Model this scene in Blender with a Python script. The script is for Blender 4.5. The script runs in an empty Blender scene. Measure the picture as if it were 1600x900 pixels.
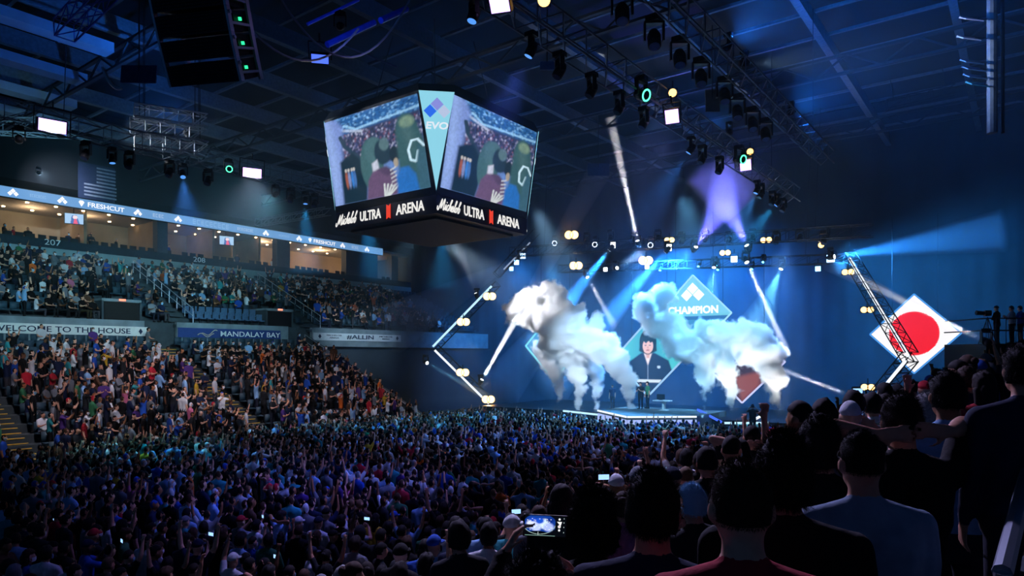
import bpy, math, random
import numpy as np
from mathutils import Vector, Matrix, noise as mnoise

random.seed(7); rng = np.random.default_rng(7)
scene = bpy.context.scene
COL = scene.collection

# ---------------------------------------------------------------- camera
# the arena's long axis is +Y, its width is X, the floor is z = 0
EYE = Vector((0.0, 0.0, 5.4)); F = 1067.0; HOR = 555.0
cd = bpy.data.cameras.new('camera'); cam = bpy.data.objects.new('camera', cd); COL.objects.link(cam)
cd.sensor_width = 36.0; cd.lens = F / 1600 * 36; cd.shift_y = (HOR - 450) / 1600
cd.clip_start = 0.05; cd.clip_end = 300
cam.location = EYE; cam.rotation_euler = (math.pi / 2, 0, math.atan2(.6, .8))
scene.camera = cam

# ---------------------------------------------------------------- world, exposure, render look
world = bpy.data.worlds.new('arena_air'); scene.world = world; world.use_nodes = True
world.node_tree.nodes['Background'].inputs[0].default_value = (.006, .026, .08, 1)
world.node_tree.nodes['Background'].inputs[1].default_value = .8
vs = scene.view_settings
vs.view_transform = 'Standard'; vs.look = 'None'; vs.exposure = 0.0; vs.gamma = 1.0; vs.use_curve_mapping = False
scene.cycles.volume_bounces = 5; scene.cycles.max_bounces = 8; scene.cycles.diffuse_bounces = 2
scene.cycles.glossy_bounces = 2; scene.cycles.transmission_bounces = 4; scene.cycles.transparent_max_bounces = 16
scene.cycles.sample_clamp_indirect = 4.0; scene.cycles.use_denoising = True
scene.cycles.use_adaptive_sampling = True; scene.cycles.adaptive_threshold = .025

def ray(px, py):
    rx = (px - 800) / F; rz = (HOR - py) / F
    return Vector((.8 * rx - .6, .6 * rx + .8, rz))
def at_d(px, py, d): return EYE + ray(px, py) * d
def at_x(px, py, x): r = ray(px, py); return EYE + r * (x / r.x)
def at_y(px, py, y): r = ray(px, py); return EYE + r * (y / r.y)
def at_z(px, py, z): r = ray(px, py); return EYE + r * ((z - EYE.z) / r.z)
def project(p):
    d = Vector(p) - EYE; X = .8 * d.x + .6 * d.y; Y = -.6 * d.x + .8 * d.y
    return 800 + F * X / max(Y, 1e-6), HOR - F * d.z / max(Y, 1e-6), Y

# ---------------------------------------------------------------- helpers
def lin(c):
    if isinstance(c, str):
        c = [int(c[i:i + 2], 16) / 255 for i in (0, 2, 4)]
    return tuple((v / 12.92 if v <= .04045 else ((v + .055) / 1.055) ** 2.4) for v in c[:3])

MATS = {}
def mat(name, col='808080', rough=.7, metal=0., emit=0., vary=.15, scale=6., bump=0., spec=.3):
    if name in MATS: return MATS[name]
    m = bpy.data.materials.new(name); m.use_nodes = True; nt = m.node_tree; N = nt.nodes
    b = N['Principled BSDF']; c = lin(col)
    b.inputs['Roughness'].default_value = rough; b.inputs['Metallic'].default_value = metal
    b.inputs['Specular IOR Level'].default_value = spec
    b.inputs['Base Color'].default_value = (*c, 1)
    if emit:
        b.inputs['Base Color'].default_value = (0, 0, 0, 1)
        b.inputs['Emission Color'].default_value = (*c, 1); b.inputs['Emission Strength'].default_value = emit
    elif vary:
        tc = N.new('ShaderNodeTexCoord'); nz = N.new('ShaderNodeTexNoise'); nz.inputs['Scale'].default_value = scale
        nz.inputs['Detail'].default_value = 4
        rp = N.new('ShaderNodeValToRGB')
        rp.color_ramp.elements[0].position = .3; rp.color_ramp.elements[1].position = .7
        rp.color_ramp.elements[0].color = (*[v * (1 - vary) for v in c], 1)
        rp.color_ramp.elements[1].color = (*[min(1, v * (1 + vary)) for v in c], 1)
        nt.links.new(tc.outputs['Object'], nz.inputs['Vector']); nt.links.new(nz.outputs['Fac'], rp.inputs['Fac'])
        nt.links.new(rp.outputs['Color'], b.inputs['Base Color'])
        if bump:
            bp = N.new('ShaderNodeBump'); bp.inputs['Strength'].default_value = bump; bp.inputs['Distance'].default_value = .02
            nt.links.new(nz.outputs['Fac'], bp.inputs['Height']); nt.links.new(bp.outputs['Normal'], b.inputs['Normal'])
    MATS[name] = m
    return m

def attr_mat(name, emit=0., rough=.8):
    """material whose colour is the mesh's own 'Col' attribute"""
    if name in MATS: return MATS[name]
    m = bpy.data.materials.new(name); m.use_nodes = True; nt = m.node_tree; b = nt.nodes['Principled BSDF']
    a = nt.nodes.new('ShaderNodeAttribute'); a.attribute_name = 'Col'
    b.inputs['Roughness'].default_value = rough; b.inputs['Specular IOR Level'].default_value = .2
    if emit:
        b.inputs['Base Color'].default_value = (0, 0, 0, 1)
        nt.links.new(a.outputs['Color'], b.inputs['Emission Color']); b.inputs['Emission Strength'].default_value = emit
    else: nt.links.new(a.outputs['Color'], b.inputs['Base Color'])
    MATS[name] = m
    return m

def tag(o, label=None, cat=None, group=None, kind=None):
    if label: o['label'] = label
    if cat: o['category'] = cat
    if group: o['group'] = group
    if kind: o['kind'] = kind
    return o

def thing(name, loc, label, cat, group=None, rot=None, kind=None):
    o = bpy.data.objects.new(name, None); COL.objects.link(o); o.location = loc; o.empty_display_size = .2
    if rot is not None:
        if isinstance(rot, Matrix): o.rotation_euler = rot.to_euler()
        else: o.rotation_euler = rot
    return tag(o, label, cat, group, kind)

def link(name, me, m=None, parent=None, loc=(0, 0, 0), rot=None, scale=None):
    o = bpy.data.objects.new(name, me); COL.objects.link(o); o.location = loc
    if rot is not None: o.rotation_euler = rot.to_euler() if isinstance(rot, Matrix) else rot
    if scale is not None: o.scale = scale
    if parent: o.parent = parent
    if m is not None and not me.materials: me.materials.append(m)
    return o

def frame(d, up=(0, 0, 1)):
    """rotation whose local X is d and local Z is as near to up as it can be"""
    x = Vector(d).normalized(); u = Vector(up)
    if abs(x.dot(u)) > .999: u = Vector((0, 1, 0))
    y = u.cross(x).normalized(); z = x.cross(y)
    return Matrix((x, y, z)).transposed()

class MB:
    def __init__(s): s.v = []; s.f = []
    def add(s, vs, fs):
        n = len(s.v); s.v += [tuple(p) for p in vs]; s.f += [tuple(i + n for i in f) for f in fs]; return s
    def box(s, c, size, R=None):
        hx, hy, hz = [q / 2 for q in size]; c = Vector(c)
        P = [Vector((x, y, z)) for x in (-hx, hx) for y in (-hy, hy) for z in (-hz, hz)]
        if R is not None: P = [R @ p for p in P]
        return s.add([p + c for p in P], [(0, 1, 3, 2), (4, 6, 7, 5), (0, 4, 5, 1), (2, 3, 7, 6), (0, 2, 6, 4), (1, 5, 7, 3)])
    def beam(s, p0, p1, w, h, up=(0, 0, 1)):
        p0, p1 = Vector(p0), Vector(p1); d = p1 - p0
        return s.box((p0 + p1) / 2, (d.length, w, h), frame(d, up))
    def tube(s, p0, p1, r0, r1=None, n=8, cap=True):
        p0, p1 = Vector(p0), Vector(p1); R = frame(p1 - p0); r1 = r0 if r1 is None else r1
        V = []
        for p, r in ((p0, r0), (p1, r1)):
            for k in range(n):
                t = 2 * math.pi * k / n; V.append(p + R @ Vector((0, r * math.cos(t), r * math.sin(t))))
        Fc = [(k, (k + 1) % n, n + (k + 1) % n, n + k) for k in range(n)]
        if cap: Fc += [tuple(range(n - 1, -1, -1)), tuple(range(n, 2 * n))]
        return s.add(V, Fc)
    def path(s, pts, r, n=6):
        pts = [Vector(p) for p in pts]; V = []; m = len(pts)
        for i, p in enumerate(pts):
            d = pts[min(i + 1, m - 1)] - pts[max(i - 1, 0)]; R = frame(d); rr = r[i] if isinstance(r, (list, tuple)) else r
            for k in range(n):
                t = 2 * math.pi * k / n; V.append(p + R @ Vector((0, rr * math.cos(t), rr * math.sin(t))))
        Fc = [(i * n + k, i * n + (k + 1) % n, (i + 1) * n + (k + 1) % n, (i + 1) * n + k) for i in range(m - 1) for k in range(n)]
        return s.add(V, Fc + [tuple(range(n - 1, -1, -1)), tuple(range((m - 1) * n, m * n))])
    def prism(s, poly, off):
        """polygon (list of 3D points) extruded by vector off"""
        n = len(poly); off = Vector(off); P = [Vector(p) for p in poly]
        return s.add(P + [p + off for p in P], [tuple(range(n - 1, -1, -1)), tuple(range(n, 2 * n))] +
                     [(k, (k + 1) % n, n + (k + 1) % n, n + k) for k in range(n)])
    def ring(s, c, R, ro, ri, h, n=20):
        V = []
        for r, z in ((ro, 0), (ri, 0), (ri, h), (ro, h)):
            for k in range(n):
                t = 2 * math.pi * k / n; V.append(Vector(c) + R @ Vector((z, r * math.cos(t), r * math.sin(t))))
        Fc = []
        for j in range(4):
            for k in range(n): Fc.append((j * n + k, j * n + (k + 1) % n, ((j + 1) % 4) * n + (k + 1) % n, ((j + 1) % 4) * n + k))
        return s.add(V, Fc)
    def ell(s, c, rad, nu=12, nv=8, R=None):
        V = []; c = Vector(c)
        for j in range(nv + 1):
            ph = math.pi * j / nv
            for k in range(nu):
                t = 2 * math.pi * k / nu
                p = Vector((rad[0] * math.sin(ph) * math.cos(t), rad[1] * math.sin(ph) * math.sin(t), rad[2] * math.cos(ph)))
                V.append(c + (R @ p if R is not None else p))
        Fc = [(j * nu + k, (j + 1) * nu + k, (j + 1) * nu + (k + 1) % nu, j * nu + (k + 1) % nu) for j in range(nv) for k in range(nu)]
        return s.add(V, Fc)
    def mesh(s, name='mesh', smooth=False, origin=None):
        me = bpy.data.meshes.new(name); V = s.v
        if origin is not None: V = [(p[0] - origin[0], p[1] - origin[1], p[2] - origin[2]) for p in V]
        me.from_pydata(V, [], s.f); me.validate(); me.update()
        if smooth: me.polygons.foreach_set('use_smooth', [True] * len(me.polygons))
        return me
    def build(s, name, m, parent=None, origin=None, smooth=False):
        """links the collected shapes as ONE mesh object; vertices are world coordinates, moved by the parent's origin"""
        if origin is None and parent is not None:
            r = parent
            while r.parent: r = r.parent
            origin = r.location
        me = s.mesh(name, smooth, origin); me.materials.append(m)
        return link(name, me, None, parent)

def text_mesh(s, width=None, height=None, shear=0., bold=0., depth=.01, spacing=1.):
    cu = bpy.data.curves.new('txt', 'FONT'); cu.body = s; cu.size = 1; cu.shear = shear; cu.offset = bold; cu.extrude = depth
    cu.space_character = spacing; cu.resolution_u = 3
    o = bpy.data.objects.new('txt', cu); COL.objects.link(o)
    dg = bpy.context.evaluated_depsgraph_get(); dg.update()
    me = bpy.data.meshes.new_from_object(o.evaluated_get(dg))
    bpy.data.objects.remove(o); bpy.data.curves.remove(cu)
    n = len(me.vertices); co = np.empty(n * 3); me.vertices.foreach_get('co', co); co = co.reshape(-1, 3)
    lo, hi = co.min(0), co.max(0); co[:, 0] -= (lo[0] + hi[0]) / 2; co[:, 1] -= (lo[1] + hi[1]) / 2
    w, h = hi[0] - lo[0], hi[1] - lo[1]
    if width: sx = width / w; sy = (height / h) if height else sx
    else: sy = height / h; sx = sy
    co[:, 0] *= sx; co[:, 1] *= sy
    me.vertices.foreach_set('co', co.ravel()); me.update(); me.name = 'lettering'
    return me

def face_rot(right, up=(0, 0, 1)):
    """local X = right, local Y = up, local Z = outwards"""
    x = Vector(right).normalized(); u = Vector(up); y = (u - x * u.dot(x)).normalized(); z = x.cross(y)
    return Matrix((x, y, z)).transposed()

# a screen is a grid of small cells with its own picture as colour attribute
def screen_mesh(name, tl, tr, br, bl, img):
    h, w = img.shape[:2]
    u = np.linspace(0, 1, w + 1)[None, :, None]; v = np.linspace(0, 1, h + 1)[:, None, None]
    TL, TR, BR, BL = [np.array(p, float) for p in (tl, tr, br, bl)]
    P = (1 - v) * ((1 - u) * TL + u * TR) + v * ((1 - u) * BL + u * BR)
    idx = np.arange((w + 1) * (h + 1)).reshape(h + 1, w + 1)
    Q = np.stack([idx[1:, :-1], idx[1:, 1:], idx[:-1, 1:], idx[:-1, :-1]], -1).reshape(-1, 4)
    return np_mesh(name, P.reshape(-1, 3), Q, img.reshape(-1, 3))

def np_mesh(name, V, Q, cols=None, smooth=False):
    """V (n,3), Q (m,k) faces all with k corners, cols (m,3) linear face colours"""
    me = bpy.data.meshes.new(name); V = np.ascontiguousarray(V, dtype=np.float32); Q = np.ascontiguousarray(Q, dtype=np.int32)
    m, k = Q.shape
    me.vertices.add(len(V)); me.vertices.foreach_set('co', V.ravel())
    me.loops.add(m * k); me.loops.foreach_set('vertex_index', Q.ravel())
    me.polygons.add(m); me.polygons.foreach_set('loop_start', np.arange(0, m * k, k, dtype=np.int32))
    if smooth: me.polygons.foreach_set('use_smooth', np.ones(m, dtype=bool))
    if cols is not None:
        a = me.attributes.new('Col', 'FLOAT_COLOR', 'FACE'); c = np.ones((m, 4), np.float32); c[:, :3] = cols; a.data.foreach_set('color', c.ravel())
    me.update(calc_edges=True); me.validate()
    return me

class Img:
    """a small painter for what the screens show, in sRGB, y down, unit square"""
    def __init__(s, w, h, col):
        s.a = np.ones((h, w, 3)) * np.array(lin(col)); s.w, s.h = w, h
        s.x = ((np.arange(w) + .5) / w)[None, :].repeat(h, 0); s.y = ((np.arange(h) + .5) / h)[:, None].repeat(w, 1)
    def put(s, mask, col, al=1.):
        m = (np.clip(mask, 0, 1) * al)[..., None]; s.a = s.a * (1 - m) + np.array(lin(col)) * m; return s
    def ell(s, cx, cy, rx, ry, col, soft=.08, al=1., rot=0.):
        dx, dy = s.x - cx, s.y - cy; c, q = math.cos(rot), math.sin(rot); X = dx * c + dy * q; Y = -dx * q + dy * c
        d = np.sqrt((X / rx) ** 2 + (Y / ry) ** 2); return s.put((1 - d) / soft + .5, col, al)
    def poly(s, pts, col, soft=.006, al=1.):
        """any simple polygon, soft edge"""
        ins = np.zeros(s.x.shape, bool); dist = np.full(s.x.shape, 9.)
        n = len(pts)
        for i in range(n):
            (x0, y0), (x1, y1) = pts[i], pts[(i + 1) % n]
            c = ((y0 > s.y) != (y1 > s.y)); xi = (x1 - x0) * (s.y - y0) / ((y1 - y0) or 1e-9) + x0; ins ^= c & (s.x < xi)
            L = (x1 - x0) ** 2 + (y1 - y0) ** 2 or 1e-9; t = np.clip(((s.x - x0) * (x1 - x0) + (s.y - y0) * (y1 - y0)) / L, 0, 1)
            dist = np.minimum(dist, np.hypot(s.x - x0 - t * (x1 - x0), s.y - y0 - t * (y1 - y0)))
        return s.put(np.where(ins, dist, -dist) / soft + .5, col, al)
    def line(s, pts, wd, col, al=1.):
        d = np.full(s.x.shape, 9.)
        for (x0, y0), (x1, y1) in zip(pts, pts[1:]):
            L = (x1 - x0) ** 2 + (y1 - y0) ** 2 or 1e-9; t = np.clip(((s.x - x0) * (x1 - x0) + (s.y - y0) * (y1 - y0)) / L, 0, 1)
            d = np.minimum(d, np.hypot(s.x - x0 - t * (x1 - x0), s.y - y0 - t * (y1 - y0)))
        return s.put((wd - d) / .006 + .5, col, al)
# ================================================================ the setting
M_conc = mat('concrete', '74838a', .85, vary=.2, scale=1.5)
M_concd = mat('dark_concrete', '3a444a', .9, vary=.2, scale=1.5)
M_floor = mat('floor_mat', '15181c', .8, vary=.3, scale=.7)
M_drape = mat('black_drape', '323c45', .95, vary=.25, scale=.4)
M_black = mat('black_paint', '0b0c0e', .6, vary=.2)
M_steel = mat('grey_steel', '6b7480', .5, .3, vary=.2)
M_dsteel = mat('dark_steel', '2b3038', .55, .3, vary=.2)
M_alu = mat('aluminium', 'a8b0ba', .35, .7, vary=.1)
M_deck = mat('roof_deck', '20262e', .9, vary=.3, scale=.3)
M_seat = mat('seat_plastic', '2a4250', .5, vary=.15)
M_yellow = mat('yellow_paint', 'e0b040', .6, vary=.15)
M_white = mat('white_paint', 'd8dcde', .6, vary=.06)

tag(MB().box((-24, 24, -.1), (82, 78, .2)).build('floor', M_floor), 'dark arena floor under the standing crowd', 'floor', kind='structure')
# back drape with real folds
n = 300; V = []; xs = np.linspace(-64.5, 17, n)
for x in xs:
    y = 57 + .06 * math.sin(x * 5.1) + .05 * math.sin(x * 2.3 + 1)
    V += [(x, y, 0), (x, y, 24.2)]
V += [(17, 57.6, 0), (17, 57.6, 24.2), (-64.5, 57.6, 0), (-64.5, 57.6, 24.2)]
fs = [(2 * i, 2 * i + 2, 2 * i + 3, 2 * i + 1) for i in range(n + 1)] + [(2 * n + 2, 0, 1, 2 * n + 3)]
tag(MB().add(V, fs).build('wall_back', M_drape, smooth=True), 'tall black drape closing the arena behind the stage', 'wall', kind='structure')
tag(MB().box((-65, 24, 12), (.4, 78, 24.4)).build('wall_left', M_drape), 'dark wall behind the suites', 'wall', kind='structure')
tag(MB().box((17, 36, 12), (.4, 44, 24.4)).build('wall_right', M_drape), 'dark side wall behind the near stand', 'wall', kind='structure')

# ---- ceiling with its steel
ceil = tag(MB().box((-24, 26, 24.6), (84, 76, .3)).build('ceiling', M_deck), 'dark roof deck over steel beams', 'ceiling', kind='structure')
def sub(name, mb, m, parent): return mb.build(name, m, parent, origin=(0, 0, 0))
bl = MB().box((0, 0, 0), (.34, 66, .1)).box((0, 0, .45), (.08, 66, .8)).mesh('beam')     # long beams, flanged
for i, x in enumerate((-58, -52, -46, -40.5, -35, -29.5, -24, -18.5, -13.2, -8, -2.5, 3, 8.5, 14)):
    link('roof_beam', bl, M_steel, ceil, (x, 24, 20.9))
bc = MB().box((0, 0, 0), (80, .16, .14)).mesh('purlin')
for i in range(22): link('purlin', bc, M_steel, ceil, (-24, -6 + i * 2.9, 21.75))
bj = MB().box((0, 0, 0), (80, .2, .12)).box((0, 0, .9), (80, .2, .12))
for k in range(54): bj.beam((-40 + k * 1.5, 0, 0 if k % 2 else .9), (-38.5 + k * 1.5, 0, .9 if k % 2 else 0), .08, .08)
bjm = bj.mesh('roof_joist')
for y in (4, 15, 26, 37, 48): link('roof_joist', bjm, M_dsteel, ceil, (-24, y, 19.4))
# broad pale ducts over the left stand
M_duct = mat('pale_duct', '8a94a6', .6, vary=.12, scale=1.2)
dm = MB().box((0, 0, 0), (.9, 22, .45)).mesh('duct')
for x, y, z in ((-40, 4.4, 20), (-44.5, 5.6, 20), (-48.5, 7, 20), (-35, 3.6, 20)): link('duct', dm, M_duct, ceil, (x, y, z))

# ---- stands (terraces)
def terrace(name, rows, y0, y1, m, label):
    mb = MB()
    for (x0, x1, z) in rows: mb.box(((x0 + x1) / 2, (y0 + y1) / 2, z / 2), (abs(x1 - x0), y1 - y0, z))
    return tag(mb.build(name, m), label, 'stand', kind='structure')
LOW = [(-32 - .85 * i, -32.85 - .85 * i, .35 + .38 * i) for i in range(15)]        # lower tier, across the floor
UPP = [(-45.6 - .85 * i, -46.45 - .85 * i, 7.55 + .4 * i) for i in range(13)]
RGT = [(-8.6 + .85 * i, -7.75 + .85 * i, .25 + .357 * i) for i in range(26)]       # the camera's own stand
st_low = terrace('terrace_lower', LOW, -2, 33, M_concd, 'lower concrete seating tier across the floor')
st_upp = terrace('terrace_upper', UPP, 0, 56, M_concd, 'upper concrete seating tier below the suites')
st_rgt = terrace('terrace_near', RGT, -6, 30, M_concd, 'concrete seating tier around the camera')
# aisle steps with yellow nosings
def aisle(par, rows, yc, w, paint=True):
    step = MB().box((0, 0, 0), (.42, w, .19)).mesh('aisle_step'); nose = MB().box((0, 0, 0), (.07, w - .1, .03)).mesh('step_nosing')
    for i, (x0, x1, z) in enumerate(rows):
        s = link('aisle_step', step, M_concd, par, (x0 - .21 + .42, yc, z - .38 + .19))
        if paint: link('step_nosing', nose, M_yellow, s, (.2, 0, .1)); link('step_nosing', nose, M_yellow, s, (-.2, 0, .29))
for yc in (10.5, 21.7): aisle(st_low, LOW, yc, 1.3)
for yc in (23.6, 34.2): aisle(st_upp, UPP, yc, 1.3, False)
# parapet of the upper tier, with openings (vomitories) under it
par = MB()
for y0, y1 in ((0, 20.9), (23, 31.6), (33.8, 56)): par.box((-45.3, (y0 + y1) / 2, 6.85), (.3, y1 - y0, 1.5))
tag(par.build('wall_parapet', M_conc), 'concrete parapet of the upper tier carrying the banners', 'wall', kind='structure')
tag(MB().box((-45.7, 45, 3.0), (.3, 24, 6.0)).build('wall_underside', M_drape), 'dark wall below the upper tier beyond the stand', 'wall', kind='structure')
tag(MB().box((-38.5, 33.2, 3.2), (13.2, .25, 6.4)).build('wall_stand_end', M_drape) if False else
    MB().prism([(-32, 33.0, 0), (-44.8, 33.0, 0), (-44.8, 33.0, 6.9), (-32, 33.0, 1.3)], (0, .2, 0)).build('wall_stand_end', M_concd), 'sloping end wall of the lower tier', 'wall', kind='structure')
# railings beside the aisle of the upper tier
def rail(p0, p1, h, label, n=6, m=None):
    p0, p1 = Vector(p0), Vector(p1); m = m or M_alu
    r = thing('handrail', p0, label, 'railing', 'stand handrails')
    up = Vector((0, 0, h))
    MB().tube(p0 + up, p1 + up, .03).build('top_rail', m, r); MB().tube(p0 + up * .5, p1 + up * .5, .022).build('mid_rail', m, r)
    for k in range(n): q = p0.lerp(p1, k / (n - 1)); MB().tube(q, q + up, .025).build('post', m, r)
    return r
rail((-45.7, 24.4, 7.6), (-54.5, 24.4, 11.7), 1.0, 'sloping metal handrail of the stairs above the gap between the long banners', 9)
rail((-45.7, 35.0, 7.6), (-54.5, 35.0, 11.7), 1.0, 'sloping metal handrail of the stairs above the short banner', 9)
rail((-32.0, 32.7, .4), (-44.6, 32.7, 6.0), 1.0, 'sloping metal handrail along the far end of the lower tier', 12)
# vomitory: dark portal with a lit canopy
for y, lab in ((20.0, 'portal entrance with a pale canopy left of the stairs above the long white banner'), (31.6, 'portal entrance with a green lit canopy in the upper tier near the scoreboard')):
    v = thing('stand_portal', (-46, y, 7.6), lab, 'portal')
    MB().box((-47.4, y, 8.9), (2.4, 2.4, .18)).build('canopy', M_conc, v)
    for s in (-1, 1): MB().box((-47.4, y + s * 1.15, 8.2), (2.4, .12, 1.3)).build('side_wall', M_concd, v)
    MB().box((-46.25, y, 8.2), (.05, 2.1, 1.2)).build('opening_shade', M_black, v)  # black sheet put in for the shade inside the portal
    MB().box((-46.15, y, 8.93), (.05, .4, .12)).build('exit_light', mat('exit_light', 'ff9070', emit=2.0), v)

# ---- suites: fascia, floor, walls, ribbon board
SX = -57.2
tag(MB().box((SX, 28, 12.75), (.35, 57, 1.0)).build('trim_1', mat('teal_fascia', '8aa4ac', .8, vary=.12, scale=1.)), 'pale teal fascia below the suites', 'trim', kind='structure')
suite_floor = tag(MB().box((-61, 28, 13.1), (7.6, 57, .25)).build('floor_suite', M_concd), 'floor of the suite level', 'floor', kind='structure')
tag(MB().box((-61, 28, 16.95), (7.6, 57, .2)).build('ceiling_suite', mat('suite_ceiling', '9a938c', .8)), 'ceiling of the suites with small lamps', 'ceiling', kind='structure')
tag(MB().box((-64.6, 28, 15), (.2, 57, 4)).build('wall_suite', mat('suite_wall', '8c7860', .8, vary=.2, scale=.5)), 'warm lit back wall of the suites', 'wall', kind='structure')
tag(MB().box((-60.8, 28, 20.9), (7.8, 57.5, 6.2)).build('wall_upper', mat('dark_wall', '0d1117', .95, vary=.2, scale=.4)), 'dark wall above the ribbon board', 'wall', kind='structure')
M_div = mat('suite_divider', '8c7a64', .8, vary=.15, scale=1.); M_colm = mat('suite_column', '3c4450', .8)
def sy(px, x): return at_x(px, 350, x).y
for i, px in enumerate((-60, 130, 238, 330, 402)):
    y = sy(px, -60); tag(MB().box((-61.9, y, 15.05), (4.6, .22, 3.6)).build('wall_divider_%d' % (i + 1), M_div), 'tan dividing wall between two suites', 'wall', kind='structure')
for i, (q0, q1) in enumerate(((246, 262), (433, 453), (541, 590), (612, 622))):
    y0, y1 = sy(q0, -58.2), sy(q1, -58.2); tag(MB().box((-58.6, (y0 + y1) / 2, 15.05), (.8, y1 - y0, 3.6)).build('wall_column_%d' % (i + 1), M_colm), 'dark broad column at the front of the suites', 'wall', kind='structure')
M_warm = mat('suite_lamp', 'ffd9a0', emit=14)
k = 0
for y in np.arange(13.5, 55, 1.9):
    for x in (-59.6, -62.6):
        if rng.random() < .85:
            tag(MB().tube((x, y + (x + 59) * .2, 16.78), (x, y + (x + 59) * .2, 16.86), .11, n=10).build('downlight', M_warm), 'small warm round downlight in the ceiling of the suites', 'lamp', 'warm downlights in the suite ceiling')
# lamps of the suites as light
for y, p in ((14.5, 90), (20, 60), (24, 40), (29, 40), (33.8, 40), (39.8, 110), (47, 130), (53, 80)):
    ld = bpy.data.lights.new('suite_light', 'POINT'); ld.energy = p * 2.4; ld.color = (1, .72, .42); ld.shadow_soft_size = .3
    lo = bpy.data.objects.new('suite_light', ld); COL.objects.link(lo); lo.location = (-61.5, y, 16.2)
# suite balcony wall/rail and its dark chairs
tag(MB().box((SX + .1, 28, 13.55), (.06, 57, .65)).build('trim_2', mat('balcony_glass', '20303a', .2)), 'dark balustrade in front of the suites', 'trim', kind='structure')
chairm = MB().box((0, 0, .45), (.5, .5, .1)).box((-.24, 0, .8), (.09, .5, .7)).box((0, 0, .2), (.08, .08, .4)).mesh('suite_chair')
for i, y in enumerate(np.arange(12.5, 55.5, .72)):
    if rng.random() < .85:
        o = link('suite_chair', chairm, M_black, None, (-58.3, float(y), 13.22)); tag(o, 'black armchair in the row behind the suite balustrade', 'chair', 'black chairs of the suites')
# tv sets hanging in the suites
def tv(px, py, x, label, s=1.):
    p = at_x(px, py, x); R = face_rot(Vector((.35, .94, 0)))
    t = thing('television', p, label, 'television', 'hanging suite televisions')
    me = MB().box((0, 0, 0), (1.3 * s, .85 * s, .08)).mesh('casing'); link('casing', me, M_black, t, rot=R)
    im = Img(36, 24, '9fc4e8').poly([(.3, 1), (.36, .2), (.62, .1), (.8, 1)], '4a70b0').ell(.55, .35, .13, .2, 'e8d8e0').poly([(.5, .5), (.62, .5), (.7, 1), (.45, 1)], 'e06080')
    link('screen', screen_mesh('tv_screen', (-.6 * s, .38 * s, .05), (.6 * s, .38 * s, .05), (.6 * s, -.38 * s, .05), (-.6 * s, -.38 * s, .05), im.a), attr_mat('tv_emit', 1.2), t, rot=R)
    MB().tube(p + Vector((-.1, 0, .4)), p + Vector((-.1, 0, 1.6)), .03).build('bracket', M_black, t)
tv(116, 342, -58.2, 'small lit television hanging beside the tan suite wall near the white lettering'); tv(354, 376, -58.2, 'small lit television hanging in the darker suite farther along')

# ribbon board
RX = -57.0
rib = thing('ribbon_board', (RX, 11, 17.05), 'long pale blue LED ribbon board with white lettering above the suites', 'ribbon board')
p_end = at_x(598, 390, RX); zt = (HOR - 289.5) / F * (-RX / 1.2) + 5.4
zb = (HOR - 305.5) / F * (-RX / 1.2) + 5.4; zc = (zt + zb) / 2; rh = zt - zb
MB().box((RX - .12, (p_end.y + 8) / 2, zc), (.2, p_end.y - 8, rh + .12)).build('housing', M_black, rib)
MB().box((RX, (p_end.y + 8) / 2, zc), (.05, p_end.y - 8, rh)).build('led_face', mat('ribbon_led', '6fa6e0', emit=.95), rib)
M_let = mat('white_led', 'f2f6ff', emit=1.25); M_let2 = mat('pale_led', 'a9c8ee', emit=1.0)
def rib_y(px): return at_x(px, 300, RX).y
def rib_text(s, x0, x1, h, m, shear=0):
    y0, y1 = rib_y(x0), rib_y(x1); me = text_mesh(s, abs(y1 - y0), h, shear, .012)
    link('lettering', me, m, rib, Vector((RX + .035, (y0 + y1) / 2, zc)) - rib.location, face_rot((0, 1, 0)))
def arrow_mesh(h):
    mb = MB(); s = h / 2
    for cx, cy in ((0, .42), (-.48, -.16), (.48, -.16)):
        mb.prism([((cx - .42) * s * 1.1, cy * s, 0), (cx * s * 1.1, (cy - .5) * s, 0), ((cx + .42) * s * 1.1, cy * s, 0), (cx * s * 1.1, (cy + .5) * s, 0)], (0, 0, .02))
    return mb.mesh('emblem')
am = arrow_mesh(rh * .95)
for px in (20, 97, 215, 278, 415, 467, 535, 573):
    link('emblem', am, M_let, rib, Vector((RX + .035, rib_y(px), zc - .03)) - rib.location, face_rot((0, 1, 0)))
dmn = MB().prism([(-.2, .1, 0), (0, -.24, 0), (.2, .1, 0), (.1, .22, 0), (-.1, .22, 0)], (0, 0, .02)).mesh('emblem')
for px in (127, 484): link('emblem', dmn, M_let, rib, Vector((RX + .035, rib_y(px), zc)) - rib.location, face_rot((0, 1, 0)))
rib_text('FRESHCUT', 137, 194, rh * .5, M_let); rib_text('FRESHCUT', 490, 524, rh * .5, M_let)
def rib_marks(x0, x1, h, nn, m):   # small marks too faint to read
    ya, yb = rib_y(x0), rib_y(x1); w = (yb - ya) / nn; mb = MB()
    for k in range(nn):
        c = ya + (k + .5) * w
        for zz in ((-.5, .5) if k % 2 else (-.5, 0, .5)): mb.box((RX + .035, c, zc + zz * h * .8), (.02, w * .66, h * .2))
        mb.box((RX + .035, c - w * .28, zc), (.02, w * .16, h))
    mb.build('faint_marks', m, rib)['kind'] = 'stuff'
M_let3 = mat('faint_led', '8ab8e8', emit=1.0)
rib_marks(300, 358, rh * .6, 9, M_let3); rib_marks(46, 72, rh * .28, 8, M_let3); rib_marks(370, 396, rh * .35, 8, M_let2)
rib_marks(238, 256, rh * .4, 4, M_let2); rib_marks(435, 452, rh * .25, 7, M_let3); rib_marks(549, 560, rh * .4, 4, M_let2)
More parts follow.
